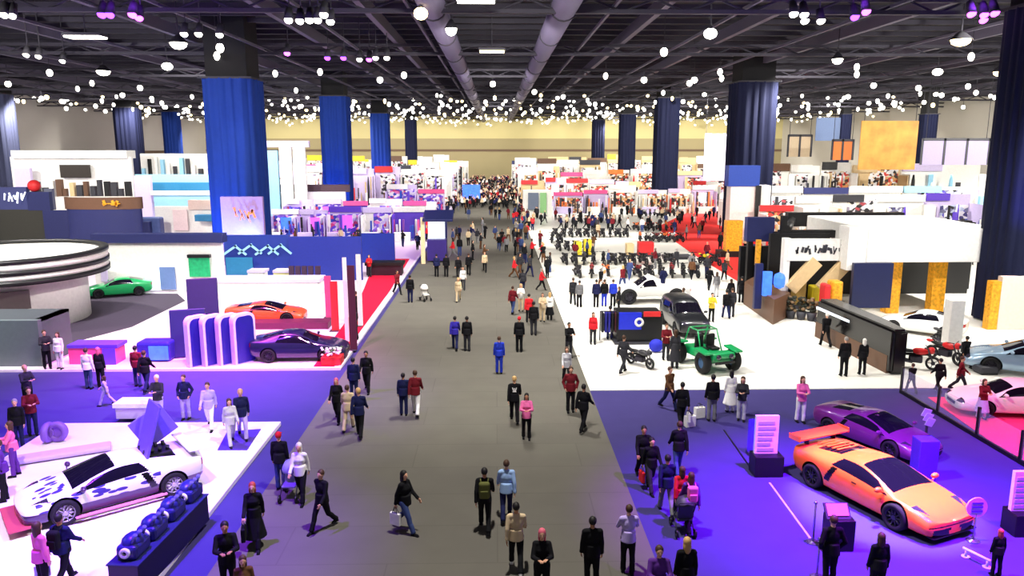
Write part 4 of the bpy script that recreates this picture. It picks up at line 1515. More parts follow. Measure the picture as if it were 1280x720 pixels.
line(-1, 0, 304, 266, 528, 332, 40, VIOL, .1)
line(-1, 1, 288, 252, 543, 350, 38, VIOL, .1)
line(-1, 2, 272, 234, 554, 390, 36, VIOL, .1)
line(-1, 3, 259, 212, 564, 336, 30, PALE, .08)
line(-1, 4, 248, 204, 572, 340, 27, PALE, .08, 10)
line(-1, 5, 239, 199, 578, 180, 25, FAR, .08, 9)
line(-1, 6, 231, 198, 585, 400, 24, FAR, .08, 8)
line(1, 0, 268, 238, 694, 905, 34, MIX, .03)
line(1, 1, 258, 226, 652, 905, 31, MIX, .03)
line(1, 2, 249, 212, 648, 940, 28, MIX, .03, 10)
line(1, 3, 240, 202, 644, 940, 25, FAR, .03, 9)
line(1, 4, 232, 198, 640, 940, 24, FAR, .03, 8)
R2 = [(968, 1012, 310, 262, W_, RED_, [RED_, W_, BEI], 'red topped'), (1014, 1062, 308, 250, W_, W_, [BEI, W_, ORG], 'plain white'), (1064, 1120, 306, 248, W_, CHAR, WH, 'charcoal topped'), (1122, 1184, 306, 248, W_, W_, [PUR, W_, NAVY], 'white purple goods'), (1186, 1246, 306, 246, LIL, PUR, [PUR, NAVY, W_, BLUE], 'purple topped'),
      (966, 1020, 290, 236, W_, W_, WH, 'front white'), (1022, 1080, 290, 238, W_, NAVY, WH, 'navy topped'), (1082, 1150, 289, 236, W_, W_, WH + [SKY], 'broad white'), (1152, 1250, 288, 236, W_, SKY, [SKY, W_, TEAL], 'pale blue topped'),
      (950, 1000, 270, 206, W_, BRN, WH, 'brown topped'), (1002, 1040, 270, 208, W_, W_, WH, 'far white'), (1042, 1080, 270, 204, W_, BLK, OR, 'black topped'), (1082, 1144, 270, 208, BEI, BEI, OR, 'beige'), (1146, 1248, 270, 206, W_, LIL, [LIL, W_, SKY], 'long lilac topped'), (912, 968, 286, 246, W_, W_, WH, 'white walled')]
for i, (x0, x1, g_, t_, w, b, it, nm) in enumerate(R2):
    stall(x0, x1, g_, t_, 5, w, b, it, '%s stand behind the black overhead frame, %s line up' % (nm, 'first' if g_ > 300 else 'second' if g_ > 280 else 'third'), None, 13, .03, gm=GO if i in (0, 11, 12) else GB if i in (3, 4, 7, 8) else GW)

s = Stand('white_tower', 'white stand tower with bright blue top under the broad navy column', 'stand', 937, 300, z=.03)
s.pb('tower', 912, 962, 300, 232, 300, 1.5, W_)
s.pb('blue_top', 911, 950, 233, 207, 300.3, 1.4, BLUE, block=False)
s.pb('dark_edge', 944, 950, 300, 232, 300.5, .3, BLK, block=False)
# ===== front of the hall: the white stage, signs, barrier
p0, p1 = G(351, 527, .14), G(75, 528, .14)
slab('floor_white_stage', p1.x, p0.x, 12, p0.y, 0, .14, mat('white_stage_top', (238, 226, 240), .35, noise=.04))
pm = [G(317, 540, .14), G(326, 537, .14), G(309, 563, .14), G(272, 563, .14), G(284, 540, .14)]
bm = BM()
prism(bm, [(p.x, p.y) for p in (pm[4], pm[1], pm[2], pm[3])], .14, .17)
tag(obj('floor_mat', bm, cmat((70, 46, 150), .8)), 'violet square mat on the corner of the white stage', 'mat')
s = Stand('white_reception_desk', 'white desk behind the raised engine cover of the white race car', 'desk', 165, 528, z=.14)
s.pb('body', 145, 184, 530, 508, 528, .6, LIL)
s.pb('top', 142, 186, 509, 504, 528, .8, W_, dy=-.1)
# black display box with machine parts
s = Stand('display_plinth', 'long black plinth box on the stage edge beside the aisle', 'plinth', 230, 690, z=.14)
pa, pb_ = G(262, 650, .14), G(176, 745, .14)
dirv = (pb_ - pa).normalized()
ang = math.atan2(dirv.y, dirv.x)
ln = (pb_ - pa).length
mid_ = (pa + pb_) / 2 + Vector((-dirv.y, dirv.x, 0)) * (-.35)
bm = BM()
obox(bm, mid_ + Vector((0, 0, .36)), (ln, .7, .72), rz=ang, bev=.02)
s.add('body', bm, BLK)
bm = BM()
obox(bm, mid_ + Vector((0, 0, .735)), (ln + .04, .74, .03), rz=ang)
s.add('top_plate', bm, NAVY)
for k, f in enumerate((.08, .36, .62, .86)):
    c = pa + dirv * ln * f + (mid_ - (pa + pb_) / 2) + Vector((0, 0, .75))
    t = thing('machine_part', 'dark blue machine part on the black plinth, %s counted from its far end' % ('first', 'second', 'third', 'fourth')[k], 'machine part', c, ang, 'machine parts on the black plinth')
    bm = BM()
    box(bm, -.34, .34, -.24, .24, 0, .34, .08)
    ell(bm, (0, 0, .32), (.3, .24, .2))
    obj('casing', bm, cmat((36, 36, 110), .35), t)
    bm = BM()
    for q in (-.2, 0, .2):
        tube(bm, (q, .1, .35), (q + .03, .2, .58), .05, n=8)
    obj('pipes', bm, cmat((90, 90, 150), .3), t)
    bm = BM()
    lathe(bm, [(.05, 0), (.12, 0), (.12, .06), (.05, .06)], Matrix.Translation((.34, 0, .2)) @ Matrix.Rotation(PI / 2, 4, 'Y'), 16, closed=True)
    obj('pulley', bm, W_, t)
# helmets / small goods on the stage far side
for k, (px, py, lab) in enumerate(((62, 553, 'lilac wheel lying on the stage near its far corner'), (73, 552, 'lilac wheel standing near the far corner of the stage'), (70, 572, 'long lilac body panel behind the race car nose'))):
    q = G(px, py, .14)
    bm = BM()
    if k < 2:
        lathe(bm, [(.18, -.1), (.33, -.1), (.36, 0), (.33, .1), (.18, .1)], Matrix.Translation(q + Vector((0, 0, .36))) @ Matrix.Rotation(PI / 2, 4, 'X' if k else 'Y'), 24, closed=True)
        tube(bm, q + Vector((0, -.05, .36)), q + Vector((0, .05, .36)), .18, n=12)
        tag(obj('loose_wheel', bm, cmat((120, 84, 170), .5)), lab, 'wheel')
    else:
        obox(bm, q + Vector((0, 0, .12)), (3.2, .6, .16), rz=.45, bev=.06)
        tag(obj('body_panel', bm, cmat((190, 168, 226), .4)), lab, 'panel')
# pushchairs
m_pch = cmat((150, 150, 190), .5)


def pushchair(p, rz, fab, lab):
    t = thing('pushchair', lab, 'pushchair', p, R(rz))
    bm = BM()
    obox(bm, (0, 0, .42), (.4, .45, .08), bev=.03)
    obox(bm, (0, .22, .68), (.4, .08, .55), rx=-.3, bev=.03)
    obj('seat', bm, fab, t)
    bm = BM()
    lathe(bm, [(.02, .28), (.18, .22), (.26, .05), (.27, 0)], Matrix.Translation((0, .18, .82)) @ Matrix.Rotation(.3, 4, 'X'), 16)
    obj('hood', bm, fab, t)
    bm = BM()
    for s_ in (-1, 1):
        tube(bm, (s_ * .22, -.35, .12), (s_ * .22, .42, 1.0), .015, n=6)
        tube(bm, (s_ * .22, .35, .12), (s_ * .22, -.2, .5), .015, n=6)
    tube(bm, (-.22, .42, 1.0), (.22, .42, 1.0), .018, n=6)
    obj('frame', bm, CHAR, t)
    for x in (-.24, .24):
        for y in (-.35, .35):
            bm = BM()
            lathe(bm, [(.05, -.02), (.11, -.025), (.12, 0), (.11, .025), (.05, .02)], Matrix.Translation((x, y, .12)) @ Matrix.Rotation(PI / 2, 4, 'Y'), 16, closed=True)
            obj('wheel', bm, BLK, t)


pushchair(G(364, 622), 0, m_pch, 'grey lilac pushchair between the red capped and white haired persons')
pushchair(G(532, 376), 30, W_, 'white pushchair in the aisle beside the person in black')
pushchair(G(853, 664), 180, CHAR, 'dark pushchair pushed by the person in red coat')
# carrier bags by the white floor
for px, py, lab in ((862, 533, 'white shopping bag standing on the slate carpet by the striding person'), (874, 522, 'white boxy bag beside the grey trousered person')):
    q = G(px, py)
    t = thing('shopping_bag', lab, 'bag', q, .3)
    obj('bag_body', box(BM(), -.2, .2, -.1, .1, 0, .42, .02), W_, t)
    bm = BM()
    for y in (-.06, .06):
        tube(bm, (-.08, y, .41), (-.05, y, .55), .01, n=6)
        tube(bm, (.08, y, .41), (.05, y, .55), .01, n=6)
        tube(bm, (-.05, y, .55), (.05, y, .55), .01, n=6)
    obj('handles', bm, CHAR, t)


# information stands by the orange car
def infostand(px, yg_, x0, x1, yt_, ybase, lab):
    s = Stand('information_stand', lab, 'sign', px, yg_)
    s.pb('base', x0 - 3, x1 + 4, yg_, ybase, yg_, .6, BLK, bev=.02)
    s.pb('panel', x0, x1, ybase + 2, yt_, yg_ - 2, .12, cmat((236, 228, 244), .4), dy=.2, block=False)
    a = PB(x0 + 3, x1 - 3, ybase - 4, yt_ + 5, yg_ - 2)
    bm = BM()
    h = a[5] - a[4]
    for k in range(6):
        z = a[4] + h * (k + .5) / 6
        box(bm, a[0], a[1] - (a[1] - a[0]) * random.uniform(0, .3), a[2] + .185, a[2] + .2, z - h * .05, z + h * .04)
    s.add('printed_lines', bm, cmat((176, 168, 196), .5))


infostand(961, 597, 947, 976, 523, 572, 'white information panel on a black base beside the orange car')
infostand(1284, 672, 1273, 1300, 594, 645, 'white information panel on black base cut by the photo edge')
s = Stand('glass_screen', 'upright violet glass pane behind the white information panel', 'panel', 941, 566)
s.pb('pane', 935, 948, 566, 524, 568, .03, mat('violet_glass', (80, 40, 220), .1, alpha=.45, noise=0))
s.pb('foot', 934, 949, 568, 564, 568, .3, CHAR, dy=-.13)
s = Stand('lectern', 'black lectern with a magenta lit screen top before the orange car', 'lectern', 1053, 690)
s.pb('body', 1039, 1069, 690, 652, 690, .55, BLK, bev=.02)
a = PB(1037, 1068, 655, 634, 690)
bm = BM()
obox(bm, ((a[0] + a[1]) / 2, a[2] + .28, a[4] + .20), (a[1] - a[0], .07, .42), rx=-.7, bev=.01)
s.add('head_panel', bm, CHAR)
bm = BM()
obox(bm, ((a[0] + a[1]) / 2, a[2] + .26, a[4] + .255), (a[1] - a[0] - .1, .03, .3), rx=-.7)
s.add('screen', bm, m_scrp)
m_chr = mat('chrome', (190, 180, 210), .2, .9, noise=0)


def stanchion(px, py, h, lab, top=None):
    q = G(px, py)
    t = thing('stanchion', lab, 'post', q)
    bm = BM()
    lathe(bm, [(.02, .04), (.17, .03), (.17, 0)][::-1] + [(.02, .05)], None, 20)
    obj('foot', bm, m_chr, t)
    bm = BM()
    tube(bm, (0, 0, .03), (0, 0, h), .025, n=10)
    obj('pole', bm, m_chr, t)
    bm = BM()
    if top == 'round':
        tube(bm, (0, -.02, h + .18), (0, .02, h + .18), .27, n=28)
        obj('round_sign', bm, cmat((232, 180, 236), .4), t)
        bm = BM()
        for z in (.08, .2, .3):
            box(bm, -.14, .14, -.04, -.02, h + z - .02, h + z + .03)
        obj('printed_lines', bm, PUR, t)
    else:
        ell(bm, (0, 0, h), (.05, .05, .05))
        obj('finial', bm, m_chr, t)


stanchion(1016, 678, 1.1, 'slim chrome post left of the orange car door')
stanchion(1021, 722, 1.0, 'slim chrome post at the bottom edge beside the black suit')
stanchion(1216, 676, .75, 'post with a round lilac sign at the front corner of the orange car', 'round')
# floor cable covers
for (a, b), lab in ((((962, 604), (1016, 678)), 'thin lilac floor strip running to the slim chrome post'), (((905, 538), (940, 588)), 'thin dark floor strip running toward the violet glass pane')):
    q0, q1 = G(*a), G(*b)
    bm = BM()
    d_ = q1 - q0
    obox(bm, (q0 + q1) / 2 + Vector((0, 0, .012)), (d_.length, .05, .022), rz=math.atan2(d_.y, d_.x))
    tag(obj('floor_strip', bm, LIL if 'lilac' in lab else BLK), lab, 'strip')
q0, q1 = G(1203, 694), G(1237, 711)
t = thing('low_barrier', 'low white barrier bar by the front of the orange car', 'barrier', q0)
d_ = q1 - q0
bm = BM()
tube(bm, (0, 0, .2), d_ + Vector((0, 0, .2)), .035, n=8)
obj('bar', bm, W_, t)
for f in (.12, .9):
    bm = BM()
    tube(bm, d_ * f, d_ * f + Vector((0, 0, .2)), .03, n=8)
    tube(bm, d_ * f, d_ * f + Vector((0, 0, .02)), .1, n=12)
    obj('foot', bm, LIL, t)
# leaflet holder
s = Stand('leaflet_post', 'violet pedestal with white leaflets behind the orange car', 'pedestal', 1161, 602)
s.pb('pedestal', 1149, 1173, 602, 552, 602, .5, cmat((74, 40, 190), .4), bev=.02)
s = Stand('brochure_stand', 'tall stand of pale lilac leaflets before the barrier', 'stand', 1158, 552)
s.pb('pole', 1157, 1159.5, 552, 530, 552, .05, CHAR, block=False)
a = PB(1153, 1167, 533, 508, 552)
bm = BM()
for k in range(3):
    obox(bm, ((a[0] + a[1]) / 2 + .08 * k - .08, a[2] - .03, a[5] - .22 - .17 * k), (.26, .04, .3), rx=.2, ry=.3)
s.add('leaflets', bm, LIL)
bm = BM()
tube(bm, (a[0] + .2, a[2], 0), (a[0] + .2, a[2], .03), .2, n=16)
s.add('foot', bm, CHAR)
# glass barrier
q0, q1 = G(1126, 491), G(1330, 612)
t = thing('glass_barrier', 'dark railed glass barrier in front of the rose floor', 'barrier', q0)
d_ = q1 - q0
an = math.atan2(d_.y, d_.x)
bm = BM()
obox(bm, d_ / 2 + Vector((0, 0, .07)), (d_.length, .12, .14), rz=an)
obj('bottom_rail', bm, BLK, t)
for px, py in ((1126, 491), (1172, 518), (1221, 547), (1275, 579)):
    q = G(px, py) - q0
    f = q.dot(d_) / d_.length_squared
    bm = BM()
    w = d_ * f
    box(bm, w.x - .045, w.x + .045, w.y - .045, w.y + .045, 0, 1.12)
    obj('post', bm, BLK, t)
bm = BM()
obox(bm, d_ / 2 + Vector((0, 0, .6)), (d_.length - .1, .02, .9), rz=an)
obj('glass', bm, m_clear, t)
# ---------------------------------------------------------------- people
POSES = {   # thigh L/R forward, knee bend L/R, upper arm forward L/R, elbow bend L/R, arm spread
    'stand': (2, -2, 2, 2, 4, -2, 12, 14, 9),
    'walk': (24, -20, 8, 22, -22, 24, 14, 30, 8),
    'stride': (-16, 26, 30, 6, 20, -20, 28, 12, 9),
    'hold': (4, -5, 4, 3, 28, 32, 78, 70, 12),
    'pocket': (-3, 6, 3, 8, -16, -12, 52, 48, 22),
}


def joints(pose, fem):
    tl, tr, kl, kr, al, ar, el, er, sp = POSES[pose]
    J = {}
    hw = .085 if not fem else .09
    sh = .168 if not fem else .15
    for s, n, th, kn, ua, eb in ((1, 'L', tl, kl, al, el), (-1, 'R', tr, kr, ar, er)):
        hip = Vector((s * hw, 0, .92))
        a = R(th)
        knee = hip + Vector((s * .012, -math.sin(a) * .43, -math.cos(a) * .43))
        b = R(th - kn)
        ank = knee + Vector((0, -math.sin(b) * .41, -math.cos(b) * .41))
        S = Vector((s * sh, .01, 1.41))
        a, q = R(ua), R(sp)
        elb = S + Vector((s * math.sin(q) * .29, -math.sin(a) * .29 * math.cos(q), -math.cos(a) * .29 * math.cos(q)))
        b = R(ua + eb)
        q2 = R(sp * .3 if pose != 'hold' else -28)
        if pose == 'pocket':
            q2 = R(-14)
        wr = elb + Vector((s * math.sin(q2) * .25, -math.sin(b) * .25 * math.cos(q2), -math.cos(b) * .25 * math.cos(q2)))
        J[n] = (hip, knee, ank, S, elb, wr)
    lo = min(J['L'][2].z, J['R'][2].z)
    dz = .085 - lo
    for n in J:
        J[n] = [p + Vector((0, 0, dz)) for p in J[n]]
    J['dz'] = dz
    return J


def core(bm, J, fem, g=0., legs=True, torso=True, head=True, arms=True, feet=True):
    """the figure as overlapping tapered volumes, grown by g"""
    dz = J['dz']
    O = lambda x, y, z: Vector((x, y, z + dz))
    if torso or legs:
        ell(bm, O(0, .01, .95), (.158 + g, .112 + g, .13 + g))
    if torso:
        ell(bm, O(0, 0, 1.10), ((.135 if not fem else .122) + g, .095 + g, .17 + g))
        ell(bm, O(0, 0, 1.27), ((.17 if not fem else .15) + g, .112 + g, .18 + g))
        if fem:
            ell(bm, O(0, -.06, 1.28), (.125 + g, .075 + g * .6, .07 + g * .6))
        caps(bm, J['L'][3] * .8 + O(0, 0, 1.41 - dz) * .2 - Vector((0, 0, .282)) * 0, J['R'][3], .06 + g * .8, .06 + g * .8)
        caps(bm, O(0, .015, 1.36), O(0, .0, 1.47), .085 + g * .6, .058 + g * .5)
    for n in 'LR':
        h, k, a, S, e, w = J[n]
        if legs:
            caps(bm, h, k, .092 + g, .058 + g)
            caps(bm, k, k * .62 + a * .38 + Vector((0, .018, 0)), .056 + g, .056 + g)
            caps(bm, k * .62 + a * .38 + Vector((0, .018, 0)), a, .054 + g, .037 + g)
        if feet:
            caps(bm, a + Vector((0, .02, -.045)), a + Vector((0, -.13, -.05)), .04, .032)
        if arms:
            caps(bm, S, e, .052 + g, .042 + g)
            caps(bm, e, w, .042 + g, .029 + g)
    if head:
        caps(bm, O(0, .012, 1.42), O(0, 0, 1.55), .056, .052)
        ell(bm, O(0, .005, 1.645), (.079, .098, .110), sub=3)
        ell(bm, O(0, -.028, 1.585), (.054, .058, .068))
        ell(bm, O(0, -.094, 1.622), (.013, .022, .02))
        for s in (-1, 1):
            ell(bm, O(s * .075, .012, 1.635), (.012, .024, .032))


def hand(bm, w, e, s, mi=0):
    d = (w - e).normalized()
    side = Vector((0, -1, 0)) if abs(d.y) < .8 else Vector((-s, 0, 0))
    fw = (side - d * side.dot(d)).normalized()
    nrm = d.cross(fw) * s
    pc = w + d * .045
    for f in (-1, 0, 1):
        caps(bm, w + d * .005 + fw * f * .014, w + d * .082 + fw * f * .024, .017, .0145, mi, 1)
    for k, (f, L) in enumerate(((1.5, .066), (.5, .076), (-.5, .07), (-1.5, .055))):
        b = w + d * .082 + fw * f * .0185
        c = b + d * L * .5 + nrm * .006
        t = c + d * L * .42 + nrm * .022
        caps(bm, b, c, .0092, .0085, mi, 1)
        caps(bm, c, t, .0085, .0068, mi, 1)
    b = w + d * .03 + fw * .026
    c = b + d * .032 + fw * .026 + nrm * .01
    t = c + d * .03 + fw * .004 + nrm * .012
    caps(bm, b, c, .012, .010, mi, 1)
    caps(bm, c, t, .010, .008, mi, 1)


SKIN = [mat('skin_light', (226, 172, 142), .55, noise=.04), mat('skin_tan', (188, 132, 100), .55, noise=.04), mat('skin_dark', (112, 74, 54), .55, noise=.04)]
m_eye = mat('eye_dark', (28, 20, 18), .3, noise=0)
m_lip = mat('lip', (160, 82, 78), .5, noise=0)
HAIR = {'black': mat('hair_black', (22, 18, 18), .6), 'brown': mat('hair_brown', (70, 45, 30), .6), 'blond': mat('hair_blond', (205, 165, 105), .6),
        'grey': mat('hair_grey', (150, 146, 142), .6), 'red': mat('hair_red', (170, 70, 45), .6), 'white': mat('hair_white', (225, 222, 215), .6), 'pink': mat('hair_pink', (214, 96, 120), .6)}
COL = dict(black=(20, 20, 24), charcoal=(48, 48, 54), grey=(120, 120, 124), lightgrey=(190, 190, 196), white=(236, 234, 232), navy=(28, 32, 72), blue=(40, 60, 190), denim=(58, 72, 120), paleblue=(150, 180, 225),
           red=(205, 38, 48), maroon=(110, 28, 38), brown=(98, 66, 44), beige=(206, 184, 150), olive=(90, 92, 50), green=(40, 130, 70), pink=(232, 110, 170), lavender=(190, 170, 235), purple=(92, 46, 140), yellow=(225, 195, 60), orange=(225, 120, 50), indigo=(50, 40, 150))


def cloth(n):
    return mat('cloth_' + n, COL[n], .85, spec=.15, noise=.15, nscale=9)


NEAR = {}


def near_meshes(pose, fem):
    k = (pose, fem)
    if k in NEAR:
        return NEAR[k]
    J = joints(pose, fem)
    dz = J['dz']
    bm = BM()
    core(bm, J, fem)
    body = remesh(bm, .015, 'body', 2)
    bm = BM()
    bm.from_mesh(body)
    for n, s in (('L', 1), ('R', -1)):
        hand(bm, J[n][5], J[n][4], s)
    for s in (-1, 1):
        ell(bm, (s * .03, -.083, 1.645 + dz), (.012, .008, .008), 1, 1)
    ell(bm, (0, -.083, 1.568 + dz), (.024, .008, .007), 2, 1)
    body = mesh_of('body', bm, [SKIN[0], m_eye, m_lip])
    # jacket: torso and arms, hem over the hips
    bm = BM()
    core(bm, J, fem, .015, legs=False, head=False, feet=False)
    tube(bm, (0, .01, .84 + dz), (0, .0, 1.12 + dz), .19 if not fem else .185, .165, 16)
    for n in 'LR':
        S, e, w = J[n][3:]
        d = (w - e).normalized()
        tube(bm, w - d * .06, w + d * .005, .05, .052, 10)
    bmesh.ops.scale(bm, vec=(1, 1, 1), verts=bm.verts)
    top = remesh(bm, .018, 'top', 2)
    bm = BM()
    core(bm, J, fem, .014, torso=False, head=False, arms=False, feet=False)
    for n in 'LR':
        h, kn, a = J[n][:3]
        d = (a - kn).normalized()
        tube(bm, a - d * .22, a + d * .01, .066, .07, 12)
    trs = remesh(bm, .018, 'trousers', 2)
    shoes = []
    for n in 'LR':
        a = J[n][2]
        bm = BM()
        caps(bm, a + Vector((0, .025, -.04)), a + Vector((0, -.13, -.048)), .047, .038)
        caps(bm, a, a + Vector((0, 0, -.04)), .05, .05)
        obox(bm, a + Vector((0, -.05, -.076)), (.088, .25, .02), bev=.006)
        shoes.append(remesh(bm, .014, 'shoe', 1))
    hairs = {}
    for L in ('short', 'long', 'cap'):
        bm = BM()
        ell(bm, (0, .020, 1.670 + dz), (.088, .10, .106), sub=3)
        if L == 'long':
            ell(bm, (0, .065, 1.56 + dz), (.08, .05, .17))
            for s in (-1, 1):
                ell(bm, (s * .066, .01, 1.575 + dz), (.024, .045, .12))
        if L == 'cap':
            obox(bm, (0, -.10, 1.69 + dz), (.13, .12, .016), rx=.15)
        hairs[L] = remesh(bm, .012, 'hair', 1)
    bm = BM()
    caps(bm, (0, .005, 1.10 + dz), (0, .005, .95 + dz), .14, .16)
    tube(bm, (0, .0, .34 + dz), (0, .005, 1.0 + dz), .29, .15, 24)
    skirt = remesh(bm, .02, 'skirt', 2)
    NEAR[k] = dict(body=body, top=top, trousers=trs, shoes=shoes, hair=hairs, skirt=skirt, J=J)
    return NEAR[k]


FARM = {}


def far_mesh(pose, fem, lng):
    k = (pose, fem, lng)
    if k in FARM:
        return FARM[k]
    J = joints(pose, fem)
    dz = J['dz']
    bm = BM()
    core(bm, J, fem, .018)
    ell(bm, (0, .02, 1.665 + dz), (.09, .102, .105))
    if lng:
        ell(bm, (0, .07, 1.56 + dz), (.08, .05, .16))
    tube(bm, (0, .01, .86 + dz), (0, 0, 1.15 + dz), .185, .16, 12)
    me = remesh(bm, .032, 'figure', 2)
    for m in (SKIN[0], HAIR['black'], m_black, m_black):
        me.materials.append(m)
    for p in me.polygons:
        c = p.center
        z = c.z - dz
        w = min((c - J['L'][5]).length, (c - J['R'][5]).length)
        hd = z > 1.49
        if hd:
            p.material_index = 1 if (z > 1.69 or c.y > .0 or (lng and abs(c.x) > .07)) else 0
        elif w < .045 and (z > 1 or w < .04):
            p.material_index = 0
        elif z > .875 or abs(c.x) > .2:
            p.material_index = 2
        else:
            p.material_index = 3
    FARM[k] = me
    return me


def person_far(p, H, rot, top, bot, hair, pose, fem, skin, label, group):
    me = far_mesh(pose, fem, fem)
    o = obj('person', me, [SKIN[skin], HAIR[hair], cloth(top), cloth(bot)], None, p, None, R(rot))
    o.scale = (H / 1.75,) * 3
    return tag(o, label, 'person', group)


def person_near(p, H, rot, top, bot, hair, pose, fem, skin, label, style='short', shoe='black', skirt=False, group=None):
    d = near_meshes(pose, fem)
    o = obj('person', d['body'], [SKIN[skin], m_eye, m_lip], None, p, None, R(rot))
    o.scale = (H / 1.75,) * 3
    tag(o, label, 'person', group)
    jk = obj('jacket', d['top'], None, o)
    tz = obj('trousers', d['trousers'], None, o)
    hm = d['hair'][style]
    h = obj('cap' if style == 'cap' else 'hair', hm, None, o)
    kids = [(jk, cloth(top)), (tz, cloth(bot)), (h, HAIR[hair] if style != 'cap' else cloth(hair))]
    for s in d['shoes']:
        kids.append((obj('shoe', s, None, o), cloth(shoe)))
    if skirt:
        kids.append((obj('skirt', d['skirt'], None, o), cloth(bot)))
    for k, m in kids:
        if not k.data.materials:
            k.data.materials.append(m)
        k.material_slots[0].link = 'OBJECT'
        k.material_slots[0].material = m
    return o


def bag(o, kind, col, label, pose, fem):
    """a bag carried by person o, kept top-level"""
    J = near_meshes(pose, fem)['J']
    s = o.scale[0]
    M = o.matrix_basis
    bm = BM()
    if kind == 'backpack':
        c = M @ Vector((0, .21, 1.24 + J['dz']))
        t = thing('backpack', label, 'bag', c, o.rotation_euler.z)
        box(bm, -.14, .14, -.07, .09, -.22, .22, .06, seg=3)
        obj('pack_body', bm, cloth(col), t)
        bm = BM()
        box(bm, -.10, .10, .08, .125, -.18, .02, .02)
        obj('front_pocket', bm, cloth(col), t)
        for q in (-1, 1):
            bm = BM()
            tube(bm, (q * .09, -.06, .2), (q * .1, -.16, .235), .016, n=6)
            tube(bm, (q * .1, -.16, .235), (q * .11, -.30, .12), .016, n=6)
            obj('strap', bm, cloth(col), t)
    else:
        w = J['R'][5] if kind != 'totel' else J['L'][5]
        e = J['R'][4] if kind != 'totel' else J['L'][4]
        c = M @ (w + (w - e).normalized() * .09)
        t = thing('carrier_bag', label, 'bag', c, o.rotation_euler.z)
        box(bm, -.05, .05, -.16, .16, -.50, -.16, .02)
        obj('bag_body', bm, cloth(col), t)
        bm = BM()
        for q in (-1, 1):
            tube(bm, (q * .04, -.08, -.17), (q * .012, -.02, 0), .008, n=6)
            tube(bm, (q * .04, .08, -.17), (q * .012, .02, 0), .008, n=6)
            tube(bm, (q * .012, -.022, 0), (q * .012, .022, 0), .008, n=6)
        obj('handles', bm, cloth('charcoal'), t)
    t.scale = (s, s, s)
    return t


